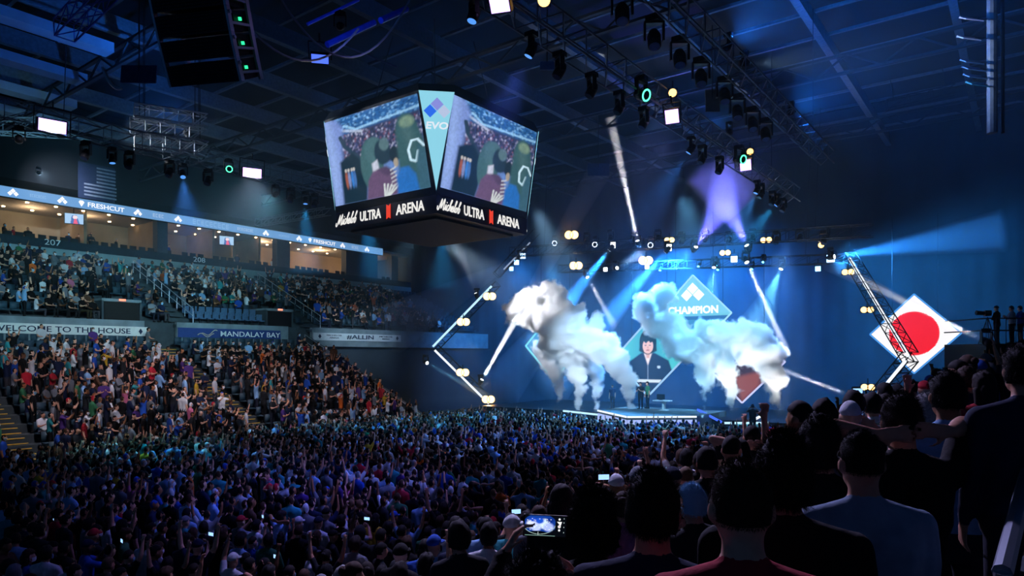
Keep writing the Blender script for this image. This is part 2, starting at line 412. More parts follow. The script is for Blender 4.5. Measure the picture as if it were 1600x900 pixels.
# section numbers on the fascia
for s, px, py, lab in (('207', 82, 379, 'white section number on the fascia, the one nearer the left edge'), ('208', 311, 406, 'white section number on the fascia below the farther hanging television')):
    p = at_x(px, py, SX + .14); o = link('section_number', text_mesh(s, 1.05, .42, depth=.01), mat('number_white', 'dfe8ee', .6, vary=0), None, p + Vector((.06, 0, 0)), face_rot((0, 1, 0)))
    tag(o, lab, 'number')

# flag on the wall above the ribbon
fp = at_x(152, 283, -56.8)
fl = thing('wall_flag', fp, 'dark flag with pale stripes hanging above the ribbon board', 'flag')
for k in range(9):
    w = 1.7 if k > 4 else 1.0
    MB().box((-56.85, fp.y + (1.15 - w / 2 if w < 1.5 else .25), fp.z + 1.0 - k * .27), (.05, w * 1.35, .12)).build('stripe', mat('flag_white', '8a93a8', .9), fl)
MB().box((-56.87, fp.y, fp.z - .1), (.03, 2.6, 2.7)).build('cloth', mat('flag_navy', '26304e', .9), fl)

# ---- banners
def banner(y0, y1, z0, z1, name, label, col, x=-45.1, lit=None):
    b = thing(name, (x, y0, z0), label, 'banner', 'banners on the parapet')
    MB().box((x, (y0 + y1) / 2, (z0 + z1) / 2), (.08, y1 - y0, z1 - z0)).build('panel', mat(name + '_panel', col, .6, vary=.06), b)
    return b
def btext(b, s, y0, y1, zc, h, m, x=-45.03, **k):
    o = link('lettering', text_mesh(s, abs(y1 - y0), h, **k), m, b, Vector((x, (y0 + y1) / 2, zc)) - b.location, face_rot((0, 1, 0)))
BX = -45.1
def by(px): return at_x(px, 510, BX).y
zz0, zz1 = 6.62, 7.2
M_ink = mat('dark_ink', '20304a', .7, vary=0)
b = banner(by(-30), by(231), zz0, zz1, 'white_banner', 'long white banner with dark capital lettering above the lower stand', 'd6dad6')
btext(b, 'WELCOME TO THE HOUSE', by(-14), by(203), (zz0 + zz1) / 2, .33, M_ink, bold=.008)
MB().prism([(BX + .06, by(219) - .12, 6.91), (BX + .06, by(219), 6.72), (BX + .06, by(219) + .12, 6.91), (BX + .06, by(219), 7.1)], (.02, 0, 0)).build('emblem', M_ink, b)
b = banner(by(278), by(438), zz0 - .04, zz1 + .05, 'blue_banner', 'dark blue banner with white serif lettering below the empty seats', '26407a')
btext(b, 'MANDALAY BAY', by(344), by(437), (zz0 + zz1) / 2, .36, mat('banner_white', 'f0f0f0', .6, vary=0), bold=.004)
mb = MB(); y0 = by(308)
for k in range(2):
    mb.path([(BX + .07, y0 + .25 * k + .9 * t, 6.78 + .22 * k * t + .12 * math.sin(t * 6 + k * 1.2)) for t in np.linspace(0, 1.3, 14)], .028, 5)
mb.build('emblem', mat('banner_gold', 'c8b8a0', .6, vary=0), b)
b = banner(by(490), by(626), zz0 - .02, zz1, 'pale_banner', 'short white banner with a hashtag near the stage wall', 'c8d2d8')
btext(b, '#ALLIN', by(541), by(583), (zz0 + zz1) / 2, .38, M_ink, bold=.012)
for a0, a1 in ((510, 533), (592, 612)):
    btext(b, 'MICHELOB', by(a0), by(a1), zz0 + .4, .12, M_ink); btext(b, 'ARENA', by(a0 + 4), by(a1 - 4), zz0 + .2, .12, M_ink)
for px in (499, 620): MB().prism([(BX + .06, by(px) - .15, 6.91), (BX + .06, by(px), 6.74), (BX + .06, by(px) + .15, 6.91), (BX + .06, by(px), 7.1)], (.02, 0, 0)).build('emblem', M_ink, b)
# ================================================================ scoreboard (hanging video cube)
CX, CY = -23.3, 24.6; hb, ht = 3.3, 4.1; z0, z1, zs0, zs1 = 11.45, 12.25, 12.55, 16.35
sb = thing('scoreboard', (CX, CY, z0), 'hanging four-sided video scoreboard with tapered screens and white lettering below', 'scoreboard')
M_sbf = mat('scoreboard_frame', '17202c', .5, vary=.1)
def oct_ring(h, c, z):   # square of half size h whose corners are cut by c
    return [(CX - h + c, CY - h, z), (CX + h - c, CY - h, z), (CX + h, CY - h + c, z), (CX + h, CY + h - c, z),
            (CX + h - c, CY + h, z), (CX - h + c, CY + h, z), (CX - h, CY + h - c, z), (CX - h, CY - h + c, z)]
mb = MB(); rings = [oct_ring(hb + .02, .06, z1 + .02), oct_ring(hb + .06, .08, zs0 - .1), oct_ring(ht + .05, 1.05, zs1 + .12), oct_ring(ht - .1, 1.1, zs1 + .5)]
for r in rings: mb.v += r
for j in range(3):
    for k in range(8): mb.f.append((j * 8 + k, j * 8 + (k + 1) % 8, (j + 1) * 8 + (k + 1) % 8, (j + 1) * 8 + k))
mb.f += [tuple(range(7, -1, -1)), tuple(range(24, 32))]
mb.build('body', M_sbf, sb)
MB().box((CX, CY, (z0 + z1) / 2), (2 * hb, 2 * hb, z1 - z0)).build('lower_ring', mat('ring_navy', '0e1a3c', .5), sb)
MB().box((CX, CY, z0 - .05), (2 * hb - 1.0, 2 * hb - 1.0, .1)).build('underside', mat('underside', '262a32', .7), sb)
# what the screens show: hooded fan, high-backed chair, crowd behind
im = Img(150, 100, '6f86b8')
im.poly([(.1, 0), (1, 0), (1, .5), (.1, .5)], '2c5f96', .02)
r2 = np.random.default_rng(3)
for q in range(420):
    x, y = r2.random() * .95 + .08, r2.random() * .17
    im.ell(x, y, .012, .008, ['17406c', '6fa4d0', '1c4a80', '102c50', 'a8d0f0'][q % 5], .8, .7)
im.poly([(.16, .2), (1, .16), (1, .62), (.14, .62)], '3a3550', .03)
for q in range(900):
    x = .17 + r2.random() * .83; y = .2 + r2.random() * .36
    im.ell(x, y, .009, .012, ['221f33', '6f5b74', '9a8aa4', '2a3658', '8a4a58', '4a4a74', 'c8b8c8', '1c1a28'][q % 8], .6, .85)
im.line([(.22, .1), (.34, .17), (1, .12)], .012, 'b8dcf0', .7).line([(.2, .15), (.4, .21)], .015, 'e8e0e8', .6)
im.poly([(0, 0), (.13, 0), (.2, .12), (.17, .3), (.13, 1), (0, 1)], '8a94c8', .05).poly([(0, 0), (.06, 0), (.1, .5), (.06, 1), (0, 1)], 'a8b4e0', .1)
im.line([(.16, .22), (.2, .34), (.42, .6)], .022, '2c3a48')
im.poly([(.12, .5), (.26, .42), (.42, .62), (.36, 1), (.1, 1)], '12222c', .03)
for x, c in ((.17, 'b0563c'), (.2, '8c8cb0'), (.235, '3f7cc0'), (.26, '4a6ca0')):
    im.ell(x, .72, .016, .1, c, .5).ell(x, .61, .012, .02, 'd8c0b0', .5)
im.ell(.46, .62, .12, .3, '45625f', .12).ell(.5, .46, .1, .15, '4f6a68', .15)
im.ell(.585, .5, .085, .14, '23313a', .2).ell(.61, .42, .05, .07, '6f8480', .3, .7).ell(.7, .56, .05, .09, '1c252c', .2).ell(.705, .65, .025, .05, 'b89a80', .3)
im.poly([(.46, .6), (.52, .57), (.53, .7), (.46, .7)], 'd8c8cc', .02)
im.poly([(.36, 1), (.4, .78), (.46, .69), (.56, .68), (.66, .72), (.7, .85), (.7, 1)], '704b64', .02).poly([(.5, .68), (.6, .66), (.68, .74), (.6, .78)], '5a3c54', .03)
for k in range(5): im.line([(.55 + .01 * k, 1), (.56 + .035 * k, .86 + .01 * k)], .009, 'e4d6c8')
for k in range(5): im.line([(.64, .72 + k * .045), (.69, .7 + k * .045)], .008, 'd8c8c0')
im.poly([(.72, 1), (.73, .7), (.74, .3), (.77, .2), (.83, .15), (.9, .17), (.95, .28), (1, .5), (1, 1)], '3c5a58', .03).ell(.86, .25, .07, .06, '8a9878', .5)
im.poly([(.68, 1), (.69, .82), (.74, .72), (.82, .72), (.88, .82), (.9, 1)], '2a6cb0', .03).poly([(.79, .35), (.85, .24), (.92, .4), (.88, .6)], '5a706a', .08, .6)
im.line([(.85, .66), (.84, .55), (.88, .46), (.94, .46), (.99, .54)], .012, 'e8f4f4').line([(.85, .66), (.9, .69), (.93, .58)], .012, 'e0f0f0')
im.poly([(.9, .7), (.94, .52), (1, .6), (1, 1), (.9, 1)], '40606a', .03)
shade = .95 - .25 * np.abs(im.x - .45); tex = 1 + .22 * (np.random.default_rng(5).random((50, 75)).repeat(2, 0).repeat(2, 1) - .5)
pic = im.a * (shade * tex)[..., None] * np.array([.72, .9, 1.05]) + np.array([.004, .012, .02]); pic = np.clip((pic + np.roll(pic, 1, 0) + np.roll(pic, 1, 1)) / 3, 0, 1)
M_scr = attr_mat('screen_emit', 1.25)
def catmull(P, n=5):
    P = [P[0]] + list(P) + [P[-1]]; out = []
    for i in range(1, len(P) - 2):
        a, b, c, d = [np.array(q, float) for q in P[i - 1:i + 3]]
        for k in range(n): t = k / n; out.append(.5 * ((2 * b) + (c - a) * t + (2 * a - 5 * b + 4 * c - d) * t * t + (3 * b - a - 3 * c + d) * t ** 3))
    return out + [np.array(P[-2], float)]
SCRIPT = [[(-.12, .25), (-.1, .0), (.06, .0), (.25, .9), (.3, .1), (.58, .95), (.62, .08), (.75, .1), (.87, .5), (.88, .08), (.98, .1), (1.08, .3)], [(1.25, .45), (1.12, .5), (1.03, .25), (1.12, .04), (1.28, .15), (1.5, .9), (1.44, .98), (1.37, .6), (1.36, .04)],
    [(1.38, .3), (1.52, .48), (1.55, .08), (1.66, .14), (1.82, .36), (1.76, .5), (1.66, .3), (1.72, .05), (1.9, .14), (2.12, .9), (2.05, .98), (1.99, .4), (2.02, .06), (2.14, .14)], [(2.3, .46), (2.17, .35), (2.17, .08), (2.32, .08), (2.35, .38), (2.28, .46), (2.45, .4), (2.66, .92), (2.58, .98), (2.52, .4), (2.56, .04), (2.7, .12), (2.7, .42), (2.58, .42)], [(.9, .68), (.93, .72)]]
def script_mesh(w, h):
    mb = MB(); k = w / 3.15
    for st in SCRIPT:
        pts = [((q[0] + q[1] * .38 - 1.47) * k, (q[1] - .48) * h, 0) for q in catmull(st)]
        mb.path([Vector(q) for q in pts], .032, 6)
    for v in range(len(mb.v)): mb.v[v] = (mb.v[v][0], mb.v[v][1], mb.v[v][2] * .3)
    return mb.mesh('lettering')
def cube_face(t, picm):
    Rz = Matrix.Rotation(t, 3, 'Z')
    def P(x, y, z): return Rz @ Vector((x, y, 0)) + Vector((0, 0, z - z0))
    e = .04
    A = [P(-ht + .95, -ht - e, zs1), P(ht - 1.1, -ht - e, zs1), P(hb - .2, -hb - .08 - e, zs0), P(-hb + .12, -hb - .08 - e, zs0)]
    o = link('screen', screen_mesh('screen', *A, picm), M_scr, sb)
    # corner wedge panel with the emblem
    W = [P(ht - 1.02, -ht - e, zs1 + .1), P(ht + e, -ht + 1.02, zs1 + .1), P(hb + .0, -hb + .0, zs0 - .15)]
    ctr = (W[0] + W[1]) / 2; rt = (W[1] - W[0]).normalized(); upv = (ctr - W[2]).normalized(); nrm = rt.cross(upv); nrm.normalize()
    W = [w + nrm * .045 for w in W]
    wd = MB(); wd.prism([W[0], W[2], W[1]], nrm * .006); wp = wd.build('corner_panel', mat('wedge_led', '8fd8ee', emit=1.0), sb, origin=(0, 0, 0))
    R = face_rot(rt, upv)
    for (dx, dy, c) in ((-.27, -.82, '2f6ff0'), (.02, -.53, '8a90e0'), (.31, -.82, 'b8c8e8')):
        q = ctr + rt * dx + upv * dy + nrm * .07
        sq = MB().prism([(-.27, 0, 0), (0, -.27, 0), (.27, 0, 0), (0, .27, 0)], (0, 0, .01)).mesh('emblem')
        link('emblem', sq, mat('em_' + c, c, emit=1.0), wp, q, R)
    link('lettering', text_mesh('EVO', .95, .3, .12, .03), mat('em_white', 'dfeaf6', emit=1.05), wp, ctr + rt * .02 + upv * -1.4 + nrm * .07, R)
    # lettering on the ring
    R2 = face_rot(Rz @ Vector((1, 0, 0))); zc = (z0 + z1) / 2 + .02
    M_w = mat('ring_white', 'f4f4f0', emit=1.0)
    link('lettering', text_mesh('ULTRA', 1.42, .46, 0, .02), M_w, sb, P(-.82, -hb - .03, zc), R2)
    link('lettering', text_mesh('ARENA', 1.75, .46, 0, .02), M_w, sb, P(1.75, -hb - .03, zc), R2)
    link('lettering', script_mesh(1.55, .52), M_w, sb, P(-2.5, -hb - .03, zc + .02), R2)
    rb = MB().prism([(-.13, -.33, 0), (0, -.25, 0), (.13, -.33, 0), (.13, .33, 0), (0, .25, 0), (-.13, .33, 0)], (0, 0, .02)).mesh('ribbon_mark')
    link('ribbon_mark', rb, mat('ring_red', 'e8402c', emit=1.0), sb, P(.4, -hb - .03, zc), R2)
for k in range(4): cube_face(k * math.pi / 2, pic)
# hoist cables and the pipe frame above
for sx in (-1, 1):
    for sy in (-1, 1):
        MB().tube((CX + sx * 2.2, CY + sy * 2.2, zs1 + .4), (CX + sx * 1.4, CY + sy * 1.4, 21), .025, n=5).build('hoist_cable', M_dsteel, sb)
MB().box((CX, CY, zs1 + .9), (2.2, 2.2, .5)).build('hoist_frame', M_dsteel, sb)

# ================================================================ trusses
TRUSS_N = [0]
def truss(p0, p1, s, label, bay=1.1, m=None, group='lighting trusses', up=(0, 0, 1), name='lighting_truss'):
    p0, p1 = Vector(p0), Vector(p1); d = p1 - p0; L = d.length; R = frame(d, up); m = m or M_dsteel
    t = thing(name, p0, label, 'truss', group, rot=R)
    ch = MB().tube((0, 0, 0), (L, 0, 0), .032, n=6).mesh('chord')
    for y in (-s / 2, s / 2):
        for z in (-s / 2, s / 2): link('chord', ch, m, t, (0, y, z))
    n = max(1, round(L / bay)); b = L / n; h = s / 2; q = MB()
    for y in (-h, h): q.tube((0, y, -h), (b, y, h), .02, n=5)
    for z in (-h, h): q.tube((0, -h, z), (b, h, z), .02, n=5)
    for a, c in (((-h, -h), (h, -h)), ((h, -h), (h, h)), ((h, h), (-h, h)), ((-h, h), (-h, -h))): q.tube((0, *a), (0, *c), .02, n=5)
    bm_ = q.mesh('lattice_bay')
    for i in range(n): link('lattice_bay', bm_, m, t, (i * b, 0, 0))
    if name == 'lighting_truss':
        hg = MB().tube((0, 0, 0), (0, 0, 20.9 - max(p0.z, p1.z)), .02, n=5).mesh('hanger')
        for f in (.12, .88): link('hanger', hg, M_dsteel, t, (L * f, 0, s / 2))
    return t
TZ = 14.55
truss((-10.6, 6, TZ), (-10.6, 41, TZ), .75, 'long dark lighting truss running to the stage with three bright square lamps', 1.25, M_steel)
truss((-30.5, 4, TZ), (-30.5, 41, TZ), .75, 'long dark lighting truss above the far floor edge beside the scoreboard', 1.25, M_steel)
truss((-7.7, 12, TZ + .5), (-7.7, 36, TZ + .5), .6, 'dark truss hung with unlit moving heads under the roof', 1.2, M_steel)
truss((-33, 44, 13.7), (-7.0, 44, 12.6), .7, 'front truss over the stage full of lamps', 1.2)
truss((-31, 48, 12.6), (-9, 48, 11.6), .6, 'rear truss over the stage with small blue lamps', 1.2)
for k_, (qx, qy) in enumerate(((268, 182), (262, 204), (270, 226))):
    q = at_d(qx, qy, 30); truss(q + Vector((-.6, -1.3, 0)), q + Vector((.6, 1.3, 0)), .55, ['top', 'middle', 'lowest'][k_] + ' of three short brightly lit silver trusses under the roof at the left', .55, M_alu)
q = at_d(265, 204, 30)
truss((-26, 9.4, 16.4), (-17, 9.4, 17.6), .6, 'short blue-lit truss under the roof above the scoreboard', 1.1, mat('blue_lit_steel', '3a5ab0', .5, .2))  # blue light is put into the steel colour
truss((-43, 8, 16.5), (-36, 14, 16.2), .7, 'dark truss with lit lamps in the upper left corner', 1.0, M_steel)
truss((-56, 36, 17.5), (-46, 36, 17.3), .6, 'small grey truss hanging above the far end of the ribbon board', 1.1, M_steel)
truss(at_d(1385, 165, 38), at_d(1492, 140, 37), .5, 'faint blue truss hanging at the right under the roof', 1.1)

# ================================================================ fixtures
def lamp(kind, energy, color, size=.1, angle=30, blend=.5, parent=None, direction=None):
    ld = bpy.data.lights.new('beam' if kind == 'SPOT' else 'glow', kind); ld.energy = energy; ld.color = color
    if kind == 'SPOT': ld.spot_size = math.radians(angle); ld.spot_blend = blend
    ld.shadow_soft_size = size
    o = bpy.data.objects.new('lamp_light', ld); COL.objects.link(o)
    if parent: o.parent = parent
    return o
def aim(o, d):
    o.rotation_euler = Vector(d).to_track_quat('-Z', 'Y').to_euler()
HEAD = {}
def sh(key, fn):
    if key not in HEAD: HEAD[key] = fn()
    return HEAD[key]
M_hous = mat('lamp_housing', '1c2026', .45, .2)
def panel_lamp(p, d, label, col='c8a4ff', emit=3.2, size=.5, light=None, group='square wash lamps', asp=1.):
    """square wash lamp: housing, lens, yoke; faces d"""
    R = frame(d); t = thing('wash_lamp', p, label, 'stage lamp', group, rot=R)
    link('housing', sh(('ph', size, asp), lambda: MB().box((-.12, 0, 0), (.24, size * 1.12, size * 1.12 * asp)).box((-.28, 0, 0), (.1, size * .8, size * .8 * asp)).mesh('housing')), M_hous, t)
    link('lens', sh(('pl' + col + str(emit), size, asp), lambda: MB().box((.012, 0, 0), (.02, size, size * asp)).mesh('lens')), mat('lens_' + col + str(emit), col, emit=emit), t)
    link('yoke', sh(('py', size), lambda: MB().box((-.12, -size * .66, .2), (.06, .03, size)).box((-.12, size * .66, .2), (.06, .03, size)).box((-.12, 0, .2 + size / 2), (.06, size * 1.35, .03)).tube((-.12, 0, .2 + size / 2), (-.12, 0, .45 + size / 2), .03).mesh('yoke')), M_hous, t)
    if light:
        o = lamp('SPOT', light[0], light[1], .25, light[2], .8, t); o.location = (.1, 0, 0); o.rotation_euler = (R.inverted() @ Vector(light[3]).to_track_quat('-Z', 'Y').to_matrix()).to_euler()
    return t
def blinder(p, d, label, n=2, col='ffd9a0', emit=40., r=.1, light=None, group='warm blinder lamps'):
    R = frame(d); t = thing('blinder_lamp', p, label, 'stage lamp', group, rot=R)
    w = .28 * n
    link('housing', sh(('bh', n), lambda: MB().box((-.1, 0, 0), (.2, w + .06, .32)).box((-.1, 0, .25), (.05, .05, .3)).mesh('housing')), M_hous, t)
    for k in range(n):
        y = (k - (n - 1) / 2) * .28
        link('lens', sh(('bl', r, col, emit), lambda: MB().tube((0, 0, 0), (.03, 0, 0), r, r * .9, 14).mesh('lens')), mat('warm_' + col + str(emit), col, emit=emit), t, (.0, y, 0))
        link('reflector', sh(('br', r), lambda: MB().ring((0, 0, 0), Matrix.Identity(3), r + .03, r, .05, 16).mesh('reflector')), M_alu, t, (0, y, 0))
    if light:
        o = lamp('SPOT', light[0], light[1], .15, 75, .8, t); o.location = (.12, 0, 0); o.rotation_euler = (0, -math.pi / 2, 0)
    return t
def moving_head(p, d, label, ring=None, lens='20283c', emit=0., light=None, s=1., group='moving head lamps'):
    """base box, two-armed yoke, barrel head with a lens; the head points along d, the base hangs above"""
    t = thing('moving_head', p, label, 'stage lamp', group); R = frame(d)
    link('base', sh(('mb', s), lambda: MB().box((0, 0, .52 * s), (.36 * s, .3 * s, .16 * s)).mesh('base')), M_hous, t)
    yw = Vector(d).to_2d(); az = math.atan2(d[1], d[0]) if yw.length > .01 else 0
    link('yoke', sh(('my', s), lambda: MB().box((0, -.24 * s, .2 * s), (.14 * s, .05 * s, .5 * s)).box((0, .24 * s, .2 * s), (.14 * s, .05 * s, .5 * s)).box((0, 0, .43 * s), (.16 * s, .5 * s, .06 * s)).mesh('yoke')), M_hous, t, rot=(0, 0, az))
    hd = link('head', sh(('mh', s), lambda: MB().tube((-.26 * s, 0, 0), (-.1 * s, 0, 0), .12 * s, .18 * s, 14).tube((-.1 * s, 0, 0), (.22 * s, 0, 0), .18 * s, .17 * s, 14).mesh('head', True)), M_hous, t, rot=R)
    link('lens', sh(('ml', s, lens, emit), lambda: MB().tube((.22 * s, 0, 0), (.235 * s, 0, 0), .14 * s, n=14).mesh('lens')), mat('mlens_' + lens + str(emit), lens, .15, emit=emit), hd)
    if ring: link('halo_ring', sh(('mr', s, ring), lambda: MB().ring((.22 * s, 0, 0), Matrix.Identity(3), .2 * s, .15 * s, .02, 18).mesh('halo_ring')), mat('ring_' + ring, ring, emit=3.0), hd)
    if light:
        o = lamp('SPOT', light[0], light[1], .1, light[2], light[3] if len(light) > 3 else .3, t); aim(o, d); o.location = Vector(d).normalized() * .25 * s
    return t
ORD = ['first', 'second', 'third', 'fourth', 'fifth', 'sixth', 'seventh', 'eighth', 'ninth', 'tenth', 'eleventh', 'twelfth']

# side trusses: square violet-white lamps, they wash the crowd
VIO = (.36, .36, 1.0)
for px, py, z, tgt, e, c, lab in ((780, 3, TZ - .75, (-3, 6, 3), 9000, (.55, .5, 1.0), 'large glaring violet-white square lamp at the top edge above the scoreboard'),
        (1050, 182, TZ - .75, (-16, 20, 1), 2600, VIO, 'glaring violet-white square lamp at the middle of the near truss'),
        (1165, 258, TZ - .75, (-20, 28, 1), 2600, VIO, 'glaring violet-white square lamp at the stage end of the near truss')):
    p = at_z(px, py, z); panel_lamp(p, EYE - p + Vector((-5, 0, -4)), lab, light=(e, c, 80, Vector(tgt) - p), size=.46)
for px, py, z, tgt, e, c, lab in ((82, 197, TZ - .75, (-42, 13, 4), 7400, (.95, .82, .94), 'glaring violet-white square lamp high at the left edge of the view'),
        (394, 270, TZ - .75, (-42, 26, 4), 9000, (.95, .84, .98), 'glaring violet-white square lamp beside the green ring near the far truss')):
    p = at_z(px, py, z); panel_lamp(p, EYE - p + Vector((3, 3, -2)), lab, light=(e, c, 100, Vector(tgt) - p), size=.85 if px < 100 else .8, asp=.5)
p = at_d(500, 92, 20); panel_lamp(p, EYE - p + Vector((-2, 0, -6)), 'dim blue rectangular lamp under the roof left above the scoreboard', '4a68f0', 1.6, .48, asp=.5)
for px, py, z, lab in ((850, 0, TZ - .1, 'warm glaring lamp at the top edge on the near truss'), (1051, 145, TZ + .25, 'warm glaring lamp above the middle of the near truss'), (1172, 237, TZ, 'warm lamp at the stage end of the near truss')):
    p = at_z(px, py, z); blinder(p, EYE - p, lab, 1, 'ffb860', 5., r=.16 if px < 900 else .14)
for px, py, z, lab in ((1002, 148, TZ - .5, 'unlit moving head with a green halo ring left of the middle square lamp'), (1155, 249, TZ - .6, 'moving head with a green halo ring at the stage end of the near truss'), (357, 264, TZ - .7, 'moving head with a glowing green ring near the far truss')):
    p = at_z(px, py, z); d = EYE - p; d.rotate(Matrix.Rotation(.9 if px > 900 else .2, 3, 'Z')); moving_head(p, d, lab, ring='50ffb0', s=1.0 if px > 900 else .75)
# blue and cyan washes on the trusses: floor, upper tier, roof
def wash(p, tgt, e, col, ang, label, s=.8):
    p = V_(p); d = V_(tgt) - p
    return moving_head(p, d, label, lens='5aa0ff', emit=1.0, s=s, light=(e, col, ang, 1.0), group='wash heads on the side trusses')
V_ = Vector
CYA = (.05, .5, 1.0); BLU = (.04, .16, 1.0); TEA = (.12, .65, .85)
for x, y, tx, ty, e, c, a, lab in ((-30.5, 12.8, -28.5, 13.5, 4200, TEA, 42, 'teal wash head under the far truss nearest the left edge'), (-30.5, 15.8, -22.5, 13, 4200, (.1, .35, 1), 40, 'blue wash head under the far truss near the left edge'),
        (-30.5, 22.4, -29, 21.5, 6500, CYA, 40, 'cyan wash head under the far truss just before the scoreboard'), (-30.5, 26.4, -26.5, 26, 7500, CYA, 40, 'cyan wash head under the far truss behind the scoreboard'), (-30.5, 33, -28, 31, 6500, CYA, 45, 'cyan wash head under the far truss near the stage'),
        (-10.6, 15, -17, 12, 2600, (.16, .2, 1), 50, 'deep blue wash head at the near end of the near truss'), (-10.6, 12.6, -12.5, 9, 1300, (.25, .22, 1), 55, 'violet wash head at the near end of the near truss'), (-10.6, 26, -20, 23, 4500, (.08, .3, 1), 42, 'blue wash head under the near truss before the middle lamp'), (-10.6, 34.4, -16, 31, 6500, (.1, .42, 1), 48, 'blue wash head under the near truss before the stage lamp'), (-10.6, 38, -22, 34, 6500, CYA, 50, 'cyan wash head at the stage end of the near truss')):
    wash((x, y, TZ - .95), (tx, ty, 0), e * 2.2, c, a, lab)
wash((-30.5, 20.6, TZ - .95), (-53, 27, 11), 9500, (.3, .75, .9), 80, 'teal wash head aimed at the upper tier')
wash((-30.5, 31, TZ - .95), (-45.2, 38.5, 7.2), 9000, (.55, .8, 1), 30, 'added pale wash head brightening the short banner')  # lamp added only to brighten the banner, no known fixture
wash((-30.5, 9.5, TZ - .95), (-52, 16, 11), 8500, (.3, .75, .9), 80, 'teal wash head aimed at the near end of the upper tier')
for x, y, tx, ty, e, lab in ((-7.7, 29.5, 2, 38, 11000, 'blue uplight on the moving-head truss towards the stage roof'), (-7.7, 22, 3, 26, 9000, 'blue uplight at the middle of the moving-head truss'), (-10.6, 30.4, -16, 32, 3600, 'blue uplight on the near truss'), (-30.5, 16, -36, 14, 4500, 'blue uplight on the far truss near the left edge'), (-30.5, 28, -30, 34, 3500, 'blue uplight on the far truss near the stage'), (-10.6, 11.4, -13, 12, 3500, 'blue uplight at the near end of the near truss')):
    wash((x, y, TZ + .9), (tx, ty, 24), e * .62, (.02, .22, 1.0), 150, lab, .7)
wash((-7.7, 23.6, TZ + .9), at_d(1520, 90, 24), 5000, (.6, .75, 1), 40, 'added pale wash head brightening the plates by the mast', .7)  # extra lamp put in so the plates come out pale
wash((-33.5, 12, TZ + .4), at_d(265, 204, 30), 6000, (.85, .92, 1), 40, 'added pale wash head brightening the short silver trusses', .7)  # extra lamp put in to make the aluminium bright
wash(at_x(60, 270, -50), at_x(88, 292, -56.9), 9000, (.75, .85, 1), 42, 'small wash head throwing a pale oval on the wall above the ribbon board', .6)
wash((-12, 7.5, TZ + .2), at_d(380, 60, 11), 900, (.5, .45, 1), 45, 'added violet wash head brightening the edge of the speaker array', .7)  # extra lamp added to give the array its lit edge
# unlit moving heads on the second truss
mhp = [(972, 22), (1022, 62), (1062, 92), (1095, 122), (1132, 150), (1152, 176), (1176, 194), (1196, 210)]
for i, (px, py) in enumerate(mhp):
    p = at_z(px, py, TZ - .2 + .02 * i); moving_head(p, (.2, -.3, -1), 'dark unlit moving head hanging from the roof truss, %s from the top of the picture' % ORD[i], lens='8fb0e0', s=1.1)
for i, y in enumerate((16.4, 18.2, 20, 21.8, 27.2, 29.2, 35, 37, 39)):
    moving_head((-10.6, y, TZ - 1.05), (-.3, -.4, -.9), 'dark moving head under the near truss, %s one counted towards the stage' % ORD[i], lens='30405c', s=.9)
for i, y in enumerate((11.8, 13.5, 15.2, 17, 21.5, 23)):
    moving_head((-30.5, y, TZ - 1.0), (.2, -.4, -.9), 'dark moving head under the far truss, %s one counted towards the stage' % ORD[i], lens='30405c', s=.9)
# small round and flat roof items
for i, (px, py, dd, w, h, c) in enumerate(((217, 116, 26, 1.35, .7, '32466c'), (855, 103, 24, .5, .3, '6a86a8'), (1113, 158, 27, .55, .9, '7a6a5a'), (935, 265, 38, 1.2, .7, '2c5070'))):
    p = at_d(px, py, dd); R = face_rot(Vector((.8, .6, 0)), (.2, .3, 1)); t = thing('roof_panel', p, ['dull blue rectangular panel hanging under the roof left of the speaker stack', 'small pale blue plate at the end of a roof beam', 'brown square panel between the moving heads', 'dim square panel hanging before the roof grid near the beam of light'][i], 'panel', 'panels hanging in the roof')
    link('plate', MB().box((0, 0, 0), (w, h, .06)).mesh('plate'), mat('plate' + c, c, .6), t, rot=R); MB().tube(p, p + Vector((0, 0, 3)), .02, n=5).build('hanger', M_dsteel, t)
# tilted reflector stack at the upper right with its mast
ms = at_d(1550, 100, 24)
mt = thing('rigging_mast', (ms.x, ms.y, 11), 'tall pale blue mast hanging at the upper right', 'mast')
MB().tube((ms.x, ms.y, 13.2), (ms.x, ms.y, 21), .16, n=10).build('pole', M_steel, mt); MB().tube((ms.x + .3, ms.y + .2, 13.2), (ms.x + .3, ms.y + .2, 21), .06, n=8).build('cable', M_dsteel, mt)
for i, (px, py, c) in enumerate(((1518, 30, 'd8d0e0'), (1514, 60, 'b8c4d8'), (1519, 97, '5c80a8'), (1522, 108, '5c80a8'), (1524, 120, '5c84a8'), (1528, 132, '4c94a8'))):
    p = at_d(px, py, 24); t = thing('tilted_plate', p, 'small tilted pale plate beside the mast at the upper right, %s from the top' % ORD[i], 'plate', 'tilted plates by the mast')
    link('plate', MB().box((0, 0, 0), (.62, .5, .04)).box((0, .26, 0), (.62, .03, .07)).mesh('plate'), mat('tp' + c, c, .4, .3), t, rot=(.55, .15, .6)); MB().tube(p, (ms.x, ms.y, p.z), .015, n=4).build('bracket', M_dsteel, t)

